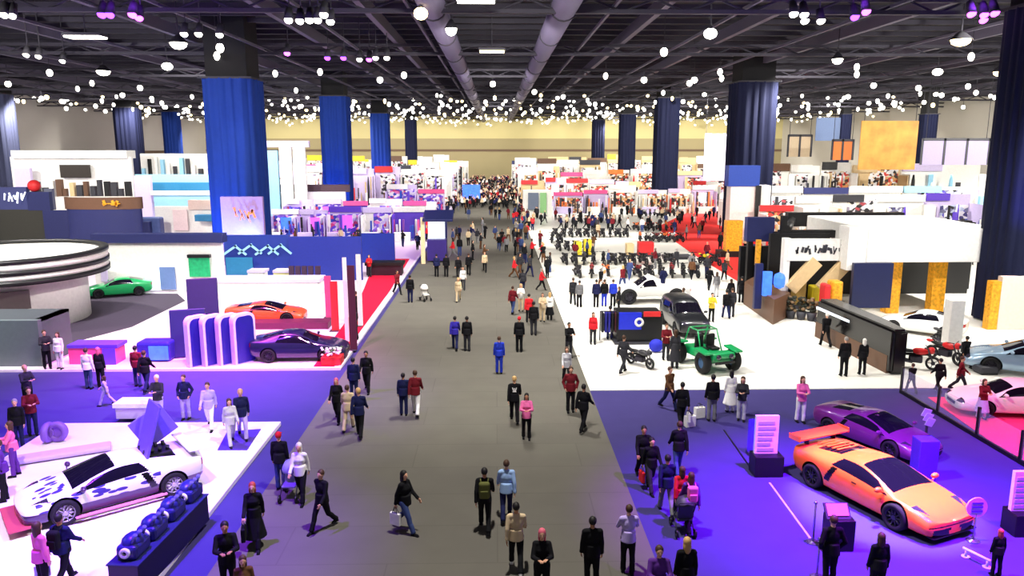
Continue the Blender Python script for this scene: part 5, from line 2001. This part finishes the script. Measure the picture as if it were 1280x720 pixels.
# px, feet row, height, turn (0 faces the camera, 180 back to it), top, trousers, hair, pose, woman, skin, label, extras
NP = [
 (606, 662, 1.80, 180, 'black', 'black', 'black', 'walk', 0, 1, 'person in black seen from behind with an olive backpack, mid aisle', dict(bag=('backpack', 'olive'))),
 (633, 648, 1.76, 180, 'paleblue', 'navy', 'brown', 'stride', 0, 0, 'person in pale blue top just beside the one with the olive backpack', {}),
 (645, 712, 1.78, 180, 'beige', 'black', 'black', 'walk', 0, 1, 'person in beige jacket and white shoes walking away, near the bottom of the aisle', dict(shoe='white')),
 (677, 752, 1.74, 0, 'black', 'black', 'pink', 'hold', 1, 0, 'person with pinkish hair in black jacket, cut by the bottom edge of the aisle', {}),
 (739, 737, 1.80, 180, 'black', 'black', 'black', 'stand', 0, 1, 'broad person in long black coat, back turned, at the bottom of the aisle', {}),
 (784, 716, 1.74, 180, 'lavender', 'black', 'brown', 'hold', 0, 0, 'person in white and lavender shirt with black trousers, back turned', {}),
 (821, 778, 1.76, 0, 'purple', 'black', 'brown', 'hold', 0, 0, 'person in dark purple jacket cut by the bottom edge, facing the camera', {}),
 (855, 766, 1.78, 180, 'black', 'black', 'blond', 'stand', 1, 0, 'person in black with fair hair cut by the bottom edge, beside the dark purple jacket', {}),
 (803, 601, 1.80, 0, 'black', 'black', 'black', 'walk', 0, 1, 'taller person of the two in black jackets walking on the edge of the violet carpet', {}),
 (813, 613, 1.70, 10, 'black', 'charcoal', 'black', 'stride', 0, 0, 'person in black jacket holding a small red bag in front', dict(bag=('tote', 'red'))),
 (847, 593, 1.80, 180, 'black', 'denim', 'brown', 'stride', 0, 0, 'person in black jacket and bright blue jeans on the violet carpet', {}),
 (832, 642, 1.78, 180, 'navy', 'grey', 'black', 'walk', 0, 0, 'person in navy jacket and grey trousers on the violet carpet', {}),
 (850, 655, 1.70, 180, 'red', 'charcoal', 'brown', 'walk', 1, 0, 'person in red coat beside the pink backpack', {}),
 (861, 664, 1.72, 180, 'purple', 'black', 'brown', 'stride', 1, 0, 'person in purple jacket wearing a pink backpack', dict(bag=('backpack', 'pink'))),
 (836, 512, 1.76, 30, 'brown', 'navy', 'brown', 'walk', 0, 0, 'person in brown jacket at the front edge of the white floor', {}),
 (851, 533, 1.74, 180, 'black', 'black', 'black', 'stride', 0, 1, 'person in black stepping off the white floor beside white carrier bags', dict(bag=('tote', 'white'))),
 (889, 526, 1.78, 180, 'black', 'grey', 'black', 'stand', 0, 1, 'person in black jacket and grey trousers between the white robe and white bags', {}),
 (912, 515, 1.68, 180, 'white', 'white', 'black', 'stand', 1, 1, 'person in a long white robe with dark hair', dict(skirt=1, style='long')),
 (926, 526, 1.70, -20, 'charcoal', 'lightgrey', 'brown', 'hold', 1, 0, 'person in charcoal top beside the long white robe', {}),
 (624, 467, 1.72, 180, 'blue', 'blue', 'brown', 'stand', 0, 0, 'person dressed all in bright blue, alone mid aisle', {}),
 (649, 440, 1.80, 180, 'black', 'black', 'red', 'stand', 0, 0, 'person in black under a red cap, mid aisle', dict(style='cap')),
 (643, 527, 1.80, 180, 'black', 'black', 'blond', 'walk', 0, 0, 'fair haired person in black jacket with white emblem on the back', dict(emb=1)),
 (658, 549, 1.66, 0, 'pink', 'black', 'black', 'hold', 1, 1, 'dark haired person in pale pink top in front of the white emblem jacket', {}),
 (711, 447, 1.74, 20, 'black', 'charcoal', 'black', 'hold', 0, 1, 'person in black standing at the corner edge between aisle and white floor', {}),
 (708, 480, 1.68, 0, 'lightgrey', 'charcoal', 'brown', 'walk', 1, 0, 'person in light grey just behind the maroon shirted one near the white floor', {}),
 (713, 515, 1.80, 0, 'maroon', 'black', 'brown', 'pocket', 0, 0, 'person in dark maroon jacket and black trousers facing the camera by the white floor', {}),
 (729, 538, 1.78, 150, 'black', 'black', 'black', 'walk', 0, 1, 'person in black by the front corner of the white floor, walking away', {}),
 (569, 437, 1.76, 180, 'indigo', 'navy', 'black', 'walk', 0, 0, 'person in indigo jacket, one of a pair mid aisle', {}),
 (584, 439, 1.78, 180, 'black', 'charcoal', 'black', 'stand', 0, 1, 'person in black jacket beside the indigo jacket mid aisle', {}),
 (320, 683, 1.78, 10, 'black', 'black', 'red', 'walk', 1, 0, 'red haired person in long black dress with a black bag on violet carpet', dict(style='long', bag=('tote', 'black'), skirt=1)),
 (404, 662, 1.74, -30, 'black', 'black', 'brown', 'stride', 0, 0, 'person in black striding alone over violet carpet', {}),
 (352, 612, 1.80, 180, 'black', 'denim', 'red', 'stand', 0, 0, 'person in black jacket, red cap and jeans beside the pushchair', dict(style='cap')),
 (377, 626, 1.80, 0, 'white', 'black', 'white', 'walk', 1, 0, 'white haired person in white and pink top beside the pushchair', {}),
 (287, 745, 1.80, 20, 'black', 'black', 'black', 'hold', 0, 1, 'dark haired person in black blazer cut by the bottom edge near the display box', {}),
 (309, 782, 1.60, 20, 'brown', 'black', 'brown', 'stand', 1, 0, 'person whose head just shows at the bottom edge beside the black blazer', {}),
 (507, 664, 1.76, 60, 'black', 'denim', 'black', 'stride', 1, 0, 'person in black jacket and jeans carrying a white bag, alone in the aisle', dict(bag=('tote', 'white'))),
 (505, 519, 1.66, 180, 'navy', 'navy', 'black', 'stand', 0, 1, 'shorter person in navy beside the maroon jacket', {}),
 (520, 519, 1.82, 180, 'maroon', 'white', 'brown', 'walk', 0, 0, 'person in maroon jacket and white trousers mid aisle', {}),
 (422, 527, 1.72, 0, 'black', 'black', 'pink', 'walk', 1, 0, 'person with pinkish hair in black at the carpet edge beside a beige trousered one', {}),
 (436, 538, 1.76, 180, 'beige', 'beige', 'brown', 'stride', 0, 0, 'person dressed in beige walking away at the carpet edge', {}),
 (450, 546, 1.84, 180, 'navy', 'black', 'blond', 'walk', 0, 0, 'tall person in navy with a pale collar at the carpet edge', {}),
 (443, 500, 1.76, 180, 'navy', 'navy', 'black', 'stand', 0, 0, 'person in navy behind the tall one with the pale collar', {}),
 (459, 490, 1.80, 0, 'black', 'black', 'black', 'walk', 0, 1, 'person in black, rearmost of the group at the carpet edge', {}),
 (37, 512, 1.78, 60, 'charcoal', 'black', 'blond', 'hold', 0, 0, 'person in charcoal beside the green grey box, upper of the group at the photo edge', {}),
 (42, 544, 1.76, 40, 'maroon', 'navy', 'brown', 'hold', 0, 0, 'person in maroon at the far corner of the white stage', {}),
 (25, 560, 1.72, 20, 'black', 'navy', 'grey', 'stand', 0, 0, 'grey haired person in black between maroon jacket and photo edge', {}),
 (19, 595, 1.74, -60, 'pink', 'purple', 'brown', 'hold', 1, 0, 'person in pink top at the edge of the white stage', {}),
 (6, 626, 1.80, -60, 'purple', 'black', 'brown', 'stand', 0, 0, 'person in dark purple cut by the photo edge beside the white race car nose', {}),
 (112, 486, 1.76, 180, 'white', 'denim', 'brown', 'stand', 0, 0, 'person in white shirt before the red fronted counter', {}),
 (127, 484, 1.74, 180, 'black', 'black', 'pink', 'stand', 1, 0, 'person in black with pinkish hair before the red fronted counter', {}),
 (133, 507, 1.25, -80, 'lavender', 'lavender', 'brown', 'walk', 1, 0, 'small child in lavender between the red fronted counter and the white stage', {}),
 (173, 483, 1.78, 180, 'maroon', 'denim', 'black', 'stand', 0, 0, 'person in maroon and jeans by the blue screen box', {}),
 (184, 489, 1.80, 180, 'black', 'navy', 'brown', 'walk', 0, 0, 'person in black by the blue screen box', {}),
 (200, 527, 1.76, 0, 'charcoal', 'lavender', 'white', 'hold', 0, 0, 'white haired person in charcoal right behind the raised engine cover', {}),
 (233, 524, 1.72, 0, 'navy', 'lavender', 'brown', 'pocket', 0, 0, 'person in navy top, second in the row behind the white stage', {}),
 (263, 536, 1.76, 10, 'lavender', 'white', 'brown', 'walk', 0, 0, 'person in lavender shirt and white trousers behind the white stage', {}),
 (304, 548, 1.82, 20, 'navy', 'lavender', 'blond', 'walk', 0, 0, 'taller person in navy standing on the violet mat of the stage', {}),
 (290, 556, 1.68, 30, 'lightgrey', 'lightgrey', 'brown', 'stride', 1, 0, 'person in light grey standing on the violet mat of the stage', {}),
 (57, 744, 1.76, 150, 'pink', 'black', 'brown', 'stand', 1, 0, 'person in pink patterned top and black trousers in front of the white race car', dict(bag=('totel', 'lavender'))),
 (83, 730, 1.78, 170, 'navy', 'black', 'black', 'walk', 0, 1, 'person in dark navy in front of the white race car', dict(bag=('backpack', 'black'))),
 (1000, 528, 1.76, 0, 'pink', 'white', 'brown', 'hold', 1, 0, 'person in pink and white behind the wing of the orange car', {}),
 (1035, 735, 1.80, 180, 'black', 'black', 'brown', 'pocket', 0, 0, 'person in black suit standing at the black lectern', {}),
 (1094, 752, 1.66, 180, 'black', 'black', 'brown', 'stand', 1, 0, 'brown haired person in black cut by the bottom edge below the orange car', {}),
 (1244, 720, 1.20, 180, 'black', 'black', 'red', 'stand', 1, 0, 'small red haired person in black beside the front of the orange car', {}),
 (1054, 470, 1.78, 180, 'black', 'black', 'grey', 'stand', 0, 0, 'person in black suit in front of the long black curved bar', {}),
 (1077, 468, 1.64, 180, 'black', 'black', 'white', 'stand', 1, 0, 'white haired person in black in front of the long black curved bar', {}),
 (1031, 433, 1.80, 180, 'black', 'black', 'white', 'walk', 0, 0, 'white haired person in black beside the far end of the black bar', {}),
 (1138, 491, 1.30, 180, 'black', 'charcoal', 'brown', 'walk', 0, 0, 'short person in black at the head of the dark barrier', {}),
 (1172, 490, 1.50, 180, 'black', 'black', 'black', 'stride', 0, 0, 'person in black below the white square post', {}),
 (1199, 489, 1.55, 60, 'maroon', 'charcoal', 'brown', 'stride', 0, 0, 'person in maroon below the white square post', {}),
 (1205, 460, 1.55, 180, 'black', 'black', 'black', 'walk', 0, 1, 'person in black close to the silver blue car', {}),
 (1226, 524, 1.55, 0, 'maroon', 'lavender', 'brown', 'hold', 1, 0, 'person in maroon top and lavender skirt behind the barrier', dict(skirt=1, style='long')),
 (779, 466, 1.78, 140, 'charcoal', 'charcoal', 'brown', 'walk', 0, 0, 'person in charcoal striding over the white floor beside the small grey motorbike', {}),
 (741, 430, 1.66, 0, 'red', 'charcoal', 'brown', 'stand', 1, 0, 'person in red top beside the blue and red display box', {}),
 (762, 424, 1.80, 180, 'indigo', 'navy', 'black', 'stand', 0, 0, 'person in indigo standing close to the blue and red display box', {}),
 (832, 450, 1.76, 0, 'maroon', 'charcoal', 'brown', 'hold', 0, 0, 'person in maroon beside the small blue bag, before the black van', {}),
 (843, 460, 1.80, 180, 'charcoal', 'charcoal', 'brown', 'stand', 1, 0, 'person in long charcoal coat before the black van', dict(skirt=1)),
 (716, 381, 1.82, 180, 'charcoal', 'charcoal', 'brown', 'walk', 0, 0, 'taller of the pair in charcoal on the white floor near the motorcycles', {}),
 (724, 384, 1.72, 180, 'grey', 'black', 'black', 'stand', 0, 0, 'person in grey, shorter of the pair on the white floor near the motorcycles', {}),
 (745, 384, 1.78, 180, 'navy', 'black', 'black', 'stand', 0, 0, 'person in navy beside the bright blue trousers, behind the display box', {}),
 (755, 383, 1.74, 180, 'black', 'blue', 'brown', 'stand', 0, 0, 'person in black with bright blue trousers behind the display box', {}),
 (766, 383, 1.74, 180, 'blue', 'black', 'brown', 'stand', 0, 0, 'person in bright blue top near the wheel of the white truck', {}),
 (886, 363, 1.80, 150, 'black', 'black', 'black', 'walk', 0, 0, 'person in black at the lower tip of the red stand carpet', {}),
 (895, 371, 1.70, 180, 'grey', 'lightgrey', 'brown', 'stand', 1, 0, 'person in grey at the lower tip of the red stand carpet', {}),
 (907, 398, 1.78, 180, 'black', 'navy', 'black', 'walk', 0, 0, 'person in black and navy, larger pair between white truck and brown counter', {}),
 (914, 396, 1.76, 180, 'charcoal', 'charcoal', 'brown', 'stand', 0, 0, 'person in charcoal, of the pair between white truck and brown counter', {}),
 (926, 378, 1.72, 180, 'black', 'black', 'black', 'hold', 0, 0, 'person in black near the brown counter corner', {}),
 (889, 402, 1.70, 0, 'yellow', 'black', 'black', 'hold', 0, 0, 'person in yellow top and black trousers above the green buggy', {}),
 (641, 392, 1.76, 160, 'maroon', 'denim', 'brown', 'walk', 0, 0, 'person in maroon and jeans in the aisle crowd', {}),
 (651, 389, 1.72, 0, 'white', 'beige', 'blond', 'hold', 1, 0, 'person in white in the aisle crowd beside the maroon and jeans', {}),
 (661, 404, 1.78, 180, 'red', 'charcoal', 'black', 'walk', 0, 0, 'person in red behind the tall black coat in the aisle crowd', {}),
 (667, 419, 1.86, 180, 'black', 'charcoal', 'black', 'stand', 0, 1, 'tall person in black coat at the front of the aisle crowd', {}),
 (678, 402, 1.70, 0, 'beige', 'beige', 'brown', 'hold', 1, 0, 'person in beige beside the tall black coat', {}),
 (687, 400, 1.66, 180, 'white', 'black', 'blond', 'stand', 1, 0, 'person in white top and black skirt at the white floor edge', dict(skirt=1)),
 (513, 378, 1.82, 180, 'black', 'navy', 'black', 'stand', 0, 1, 'person in black standing beside the white pushchair', {}),
 (497, 368, 1.72, 40, 'maroon', 'black', 'black', 'walk', 0, 1, 'person in maroon at the red walkway corner', {}),
 (546, 346, 1.80, 180, 'navy', 'black', 'black', 'stand', 0, 0, 'person in navy, of the pair under the dark awning kiosk', {}),
 (558, 346, 1.80, 180, 'black', 'black', 'black', 'stand', 0, 1, 'person in black, of the pair under the dark awning kiosk', {}),
 (573, 348, 1.78, 0, 'black', 'charcoal', 'black', 'walk', 0, 1, 'person in black walking in front of the dark awning kiosk', {}),
 (586, 344, 1.80, 180, 'black', 'black', 'brown', 'walk', 0, 0, 'second person in black beside a white top, aisle by the kiosk', {}),
 (579, 362, 1.70, 0, 'white', 'charcoal', 'brown', 'walk', 1, 0, 'person in white top below the pair in black, aisle by the kiosk', {}),
 (573, 377, 1.66, 0, 'beige', 'beige', 'blond', 'stride', 1, 0, 'person in beige, lowest of the group by the kiosk', {}),
 (606, 340, 1.72, 0, 'beige', 'black', 'brown', 'walk', 1, 0, 'person in beige top and black trousers alone in the upper aisle', {}),
 (76, 461, 1.70, 0, 'white', 'white', 'brown', 'stand', 1, 0, 'person in white between the green grey box and red fronted counter', dict(style='long')),
 (60, 461, 1.80, 40, 'charcoal', 'black', 'brown', 'hold', 0, 0, 'person in charcoal at the corner of the green grey box', {}),
 (446, 402, 1.78, 160, 'black', 'black', 'brown', 'stand', 0, 0, 'person in black on the red walkway beside the white banner', {}),
 (443, 424, 1.76, 200, 'charcoal', 'black', 'black', 'walk', 0, 1, 'person in charcoal on the red walkway below the maroon banner', {}),
 (462, 346, 1.72, 0, 'red', 'charcoal', 'brown', 'hold', 1, 0, 'person in red by the dark blue wall at the red walkway', {}),
 (265, 391, 1.74, 30, 'white', 'white', 'brown', 'stand', 1, 0, 'person all in white beside the slanted navy screen', {}),
]
for px, fy, H, rot, top, bot, hair, pose, fem, sk, lab, ex in NP:
    z = 0.0
    p = G(px, fy)
    if p.x > XR and p.y > yR:
        z = .03
    if p.x < xLp and yLp < p.y < 88:
        z = .10
    if p.x < -7.85 and p.x > -16.1 and p.y < G(200, 527).y + .05:
        z = .14
    if z:
        p = G(px, fy, z)
    o = person_near(p, H, rot, top, bot, hair, pose, fem, sk, lab, ex.get('style', 'long' if fem else 'short'), ex.get('shoe', 'black'), ex.get('skirt'))
    if 'bag' in ex:
        k, c = ex['bag']
        bag(o, k, c, {'backpack': c + ' backpack on the back of the person in %s' % top, 'tote': '%s bag in the hand of the %s' % (c, lab.split(' with ')[0].split(' holding')[0].split(' carrying')[0].split(' stepping')[0]), 'totel': c + ' bag held by the person in pink patterned top'}[k], pose, fem)
    if 'emb' in ex:
        bm = BM()
        J = near_meshes(pose, fem)['J']
        for a in (-.05, 0, .05):
            obox(bm, (a, .137, 1.28 + J['dz'] + .02 * abs(a) * 20), (.03, .012, .14), ry=a * 6)
        obox(bm, (0, .14, 1.22 + J['dz']), (.13, .012, .03))
        obj('back_emblem', bm, cloth('white'), o)['label'] = 'white emblem'

# the smaller crowd: aisle, white stands, platform rows
used = [G(t[0], t[1]) for t in NP]
TOPS = ['black', 'black', 'black', 'charcoal', 'navy', 'maroon', 'grey', 'brown', 'beige', 'white', 'denim', 'red', 'black', 'charcoal']
BOTS = ['black', 'black', 'charcoal', 'navy', 'denim', 'black', 'brown', 'grey']


def scatter(n, region, label, group, tops=TOPS, mind=.62, tries=40):
    x0, x1, y0, y1 = region
    for _ in range(n):
        for _t in range(tries):
            fy = random.uniform(y0, y1)
            if isinstance(x0, tuple):
                f = (fy - y0) / max(1e-3, y1 - y0)
                xa, xb = x0[0] + (x0[1] - x0[0]) * f, x1[0] + (x1[1] - x1[0]) * f
            else:
                xa, xb = x0, x1
            p = G(random.uniform(xa, xb), fy)
            if all((p - q).length > mind for q in used) and not any(a < p.x < b and c < p.y < d for a, b, c, d in BLOCK):
                break
        else:
            continue
        used.append(p)
        fem = random.random() < .4
        t = random.choice(tops)
        person_far(Vector((p.x, p.y, .03 if p.x > XR else (.09 if p.x < xLp else 0))), random.uniform(1.62, 1.86), random.choice((0, 180, 180, 150, 200, 30, 90, -90)), t, random.choice(BOTS),
                   random.choice(('black', 'black', 'brown', 'blond', 'grey')), random.choice(list(POSES)), fem, random.choice((0, 0, 1, 2)),
                   label % t if '%s' in label else label, group % t if '%s' in group else group)
# ---------------------------------------------------------------- the crowd in the aisle and on the stands
scatter(62, ((578, 540), (648, 690), 234, 330), 'person in %s in the far crowd walking up the aisle', 'aisle crowd in %s')
scatter(26, ((646, 640), (662, 698), 262, 372), 'person in %s in the stream along the white floor side of the aisle', 'aisle stream in %s')
scatter(34, ((668, 690), (900, 880), 250, 300), 'person in %s among the far stands beyond the motorcycle rows', 'visitors beyond the motorcycles in %s')
scatter(20, (700, 920, 300, 400), 'person in %s between the motorcycle rows on the white floor', 'visitors at the motorcycle rows in %s', mind=.9)
scatter(32, (340, 540, 264, 314), 'person in %s among the violet stands left of the aisle', 'visitors at the violet stands in %s')
scatter(14, (960, 1240, 300, 345), 'person in %s behind the big white canopy stand', 'visitors behind the canopy in %s')
scatter(8, (860, 950, 275, 350), 'person in %s on or beside the red stand carpet', 'visitors at the red carpet in %s')
# the mass of tiny figures beyond those
J = joints('stand', 0)
lowm = []
for ps in ('stand', 'walk'):
    bm = BM()
    core(bm, joints(ps, 0), 0, .02)
    tube(bm, (0, .01, .86), (0, 0, 1.15), .185, .16, 12)
    lowm.append(remesh(bm, .06, 'low', 1))
cv, cf, cmi = [], [], []
for k in range(640):
    for _ in range(30):
        zone = random.random()
        if zone < .5:
            fy = random.uniform(224, 262)
            px = random.uniform(620 - .73 * (fy - 185), 620 + .5 * (fy - 185))
        elif zone < .8:
            fy = random.uniform(226, 292)
            px = random.uniform(648, 1000)
        else:
            fy = random.uniform(226, 300)
            px = random.uniform(300, 570)
        p = G(px, fy)
        if p.y < YB - 3 and all((p - q).length > .6 for q in used) and not any(a < p.x < b and c < p.y < d for a, b, c, d in BLOCK):
            break
    else:
        continue
    used.append(p)
    lm = random.choice(lowm)
    M = Matrix.Translation(p + Vector((0, 0, .04))) @ Matrix.Rotation(random.choice((0, PI, 1.5, 2.6)), 4, 'Z') @ Matrix.Scale(random.uniform(.94, 1.05), 4)
    tp = random.choice((0, 0, 0, 1, 2, 3, 4, 5))
    n0 = len(cv)
    cv += [M @ v.co for v in lm.vertices]
    for q in lm.polygons:
        cf.append([n0 + k_ for k_ in q.vertices])
        z = q.center.z
        cmi.append(6 if 1.5 < z < 1.68 else (0 if z < .9 or z >= 1.68 else tp))
crowd_mesh = bpy.data.meshes.new('crowd')
crowd_mesh.from_pydata(cv, [], cf)
for m_ in [cloth(q) for q in ('black', 'charcoal', 'navy', 'maroon', 'beige', 'white')] + [SKIN[0]]:
    crowd_mesh.materials.append(m_)
crowd_mesh.polygons.foreach_set('material_index', cmi)
crowd_mesh.update()
co = obj('crowd', crowd_mesh, None)
tag(co, 'dense mass of tiny visitors filling the far end of the hall', 'crowd', None, 'stuff')

# ---------------------------------------------------------------- light
def spot(name, loc, target, power, col, ang=100, blend=.6, rad=.3):
    l = bpy.data.lights.new(name, 'SPOT')
    l.energy = power
    l.color = col
    l.spot_size = R(ang)
    l.spot_blend = blend
    l.shadow_soft_size = rad
    o = bpy.data.objects.new(name, l)
    C.objects.link(o)
    o.location = loc
    d = Vector(target) - Vector(loc)
    o.rotation_euler = d.to_track_quat('-Z', 'Y').to_euler()
    return o


WARM = (1, .95, .87)
for y in (18, 33, 50, 84, 118, 152, 186, 220):
    for x in (-70, -35, 0, 35, 70):
        k = 1.0 if y > 40 else (.62 if y > 30 else .2)
        if x == 0 and y < 40:
            k = .62 if y < 30 else .85
        if x > 1 and y > 40:
            k = 1.35
        spot('hall_lamp', (x, y, 17.2), (x, y + (13 if y > 20 else 0), 0), 21000 * k, WARM, 150, .5, .35)
# warm wash on the back wall
for x in range(-80, 81, 20):
    spot('wall_wash', (x, YB - 15, 17.2), (x, YB, 10), 3800, (1, .88, .62), 110, .8, .4)
# fill spots added to brighten the white floor and the pale platform
for x, y in ((9, 37), (17, 37), (26, 38), (14, 44), (10, 52), (20, 56), (9, 66), (18, 74), (30, 46), (10, 88), (30, 70), (26, 100), (12, 112)):
    spot('stand_fill', (x, y, 16.8), (x, y, 0), 5200, (1, .97, .9), 75, .9, .3)
for x, y in ((-12, 46), (-20, 48), (-12, 60), (-22, 64), (-30, 74), (-14, 80)):
    spot('stand_fill', (x, y, 16.8), (x, y, 0), 4200, (.96, .9, 1), 75, .9, .3)
for x, y in ((-10, 72), (-17, 84), (-10, 92), (-22, 96), (-14, 108), (-28, 92)):
    spot('violet_flood', (x, y, 16.8), (x, y, 0), 6500, (.5, .15, 1), 65, .9, .3)
# violet floods over the front of the hall
VI = (.34, .015, 1.0)
spot('violet_flood', (10.5, 17, 16.5), (9.6, 18.9, 0), 84000, VI, 50, 1)
spot('violet_flood', (15, 14, 16.5), (14.5, 18, 0), 60000, VI, 60, 1)
spot('violet_flood', (-9.5, 16, 16.5), (-9.4, 17.2, 0), 44000, (.22, .03, 1.0), 50, 1)
spot('violet_flood', (-14, 28, 16.5), (-13, 29, 0), 38000, (.25, .04, 1.0), 70, 1)
spot('magenta_flood', (-15, 35, 16.5), (-14, 37, 0), 26000, (1, .12, .8), 55, .9)
spot('magenta_flood', (18.5, 26, 16.5), (19, 26, 0), 12000, (1, .1, .5), 40, .9)
# white spots on the orange car and the stage
spot('car_spot', (11.6, 22.5, 16.5), (10.9, 19.9, .6), 52000, (1, .93, .9), 19, .6)
spot('stage_spot', (-11, 13, 16.5), (-12, 21, .4), 14000, (1, .8, .95), 40, .8)
# violet light on the steelwork near the top of the picture
for x, y in ((-34, 48), (-26, 44), (-12, 42), (16, 42), (38, 46)):
    spot('steel_wash', (x, y, 12.5), (x, y + 10, 20), 1700, (.3, .15, 1), 120, 1, .3)
for x, y in ((-60, 90), (-20, 80), (20, 80), (60, 90), (-30, 130), (10, 130), (50, 140)):
    spot('steel_wash', (x, y, 13.5), (x, y + 12, 20), 500, (1, .85, .8), 140, 1, .3)  # upward fill added to lighten the beams further back


for px, py in ((136, 12), (172, 14), (1075, 11), (1228, 14)):
    q = G(px, py, 17.3)
    spot('violet_glow', q + Vector((0, 0, .2)), q + Vector((0, 3, 6)), 1500, (.3, .05, 1), 150, 1, .2)


# blue uplights at the draped columns
def uplight(px, Y, w, power):
    x = V(px, 185, Y).x
    for s in (-.5, .5):
        spot('blue_uplight', (x + s * w, Y - w * .5 - 4, 1.2), (x + s * w * .3, Y - w * .4, 6), power, (.1, .3, 1), 95, 1, .2)


# fill spots added to brighten the front faces of the larger stands
for (x, y, z), tg, pw in (((22, 30, 16.8), (24, 42, 4), 9000), ((28, 30, 16.8), (28, 42, 4), 8000), ((-20, 40, 16.8), (-22, 50, 2), 7000), ((-13, 42, 16.8), (-13, 52, 2), 6000), ((-22, 30, 16.8), (-25, 39, 3), 26000)):
    spot('face_fill', (x, y, z), tg, pw, (1, .97, .95), 60, .9, .3)
spot('magenta_flood', (-10, 27, 16.8), (-13, 34.5, .5), 24000, (1, .3, .85), 60, .9)
uplight(297, 69.4, 4.4, 5200)
uplight(421, 113, 3.9, 3000)
uplight(476, 158, 3.6, 2600)
xq = V(1278, 185, 42.6).x
spot('blue_uplight', (xq - 1.8, 37.5, 4.9), (xq + .3, 41, 8.8), 3000, (.1, .06, 1), 80, 1, .2)
w = bpy.data.worlds.new('world')
SC.world = w
w.use_nodes = True
w.node_tree.nodes['Background'].inputs[0].default_value = (.30, .29, .33, 1)
w.node_tree.nodes['Background'].inputs[1].default_value = .6
SC.view_settings.view_transform = 'Standard'
SC.view_settings.look = 'None'
SC.view_settings.gamma = 1
SC.view_settings.use_curve_mapping = False
SC.view_settings.exposure = 0
SC.cycles.use_denoising = True
SC.cycles.max_bounces = 5
SC.cycles.diffuse_bounces = 3
SC.cycles.glossy_bounces = 2
SC.cycles.sample_clamp_indirect = 4
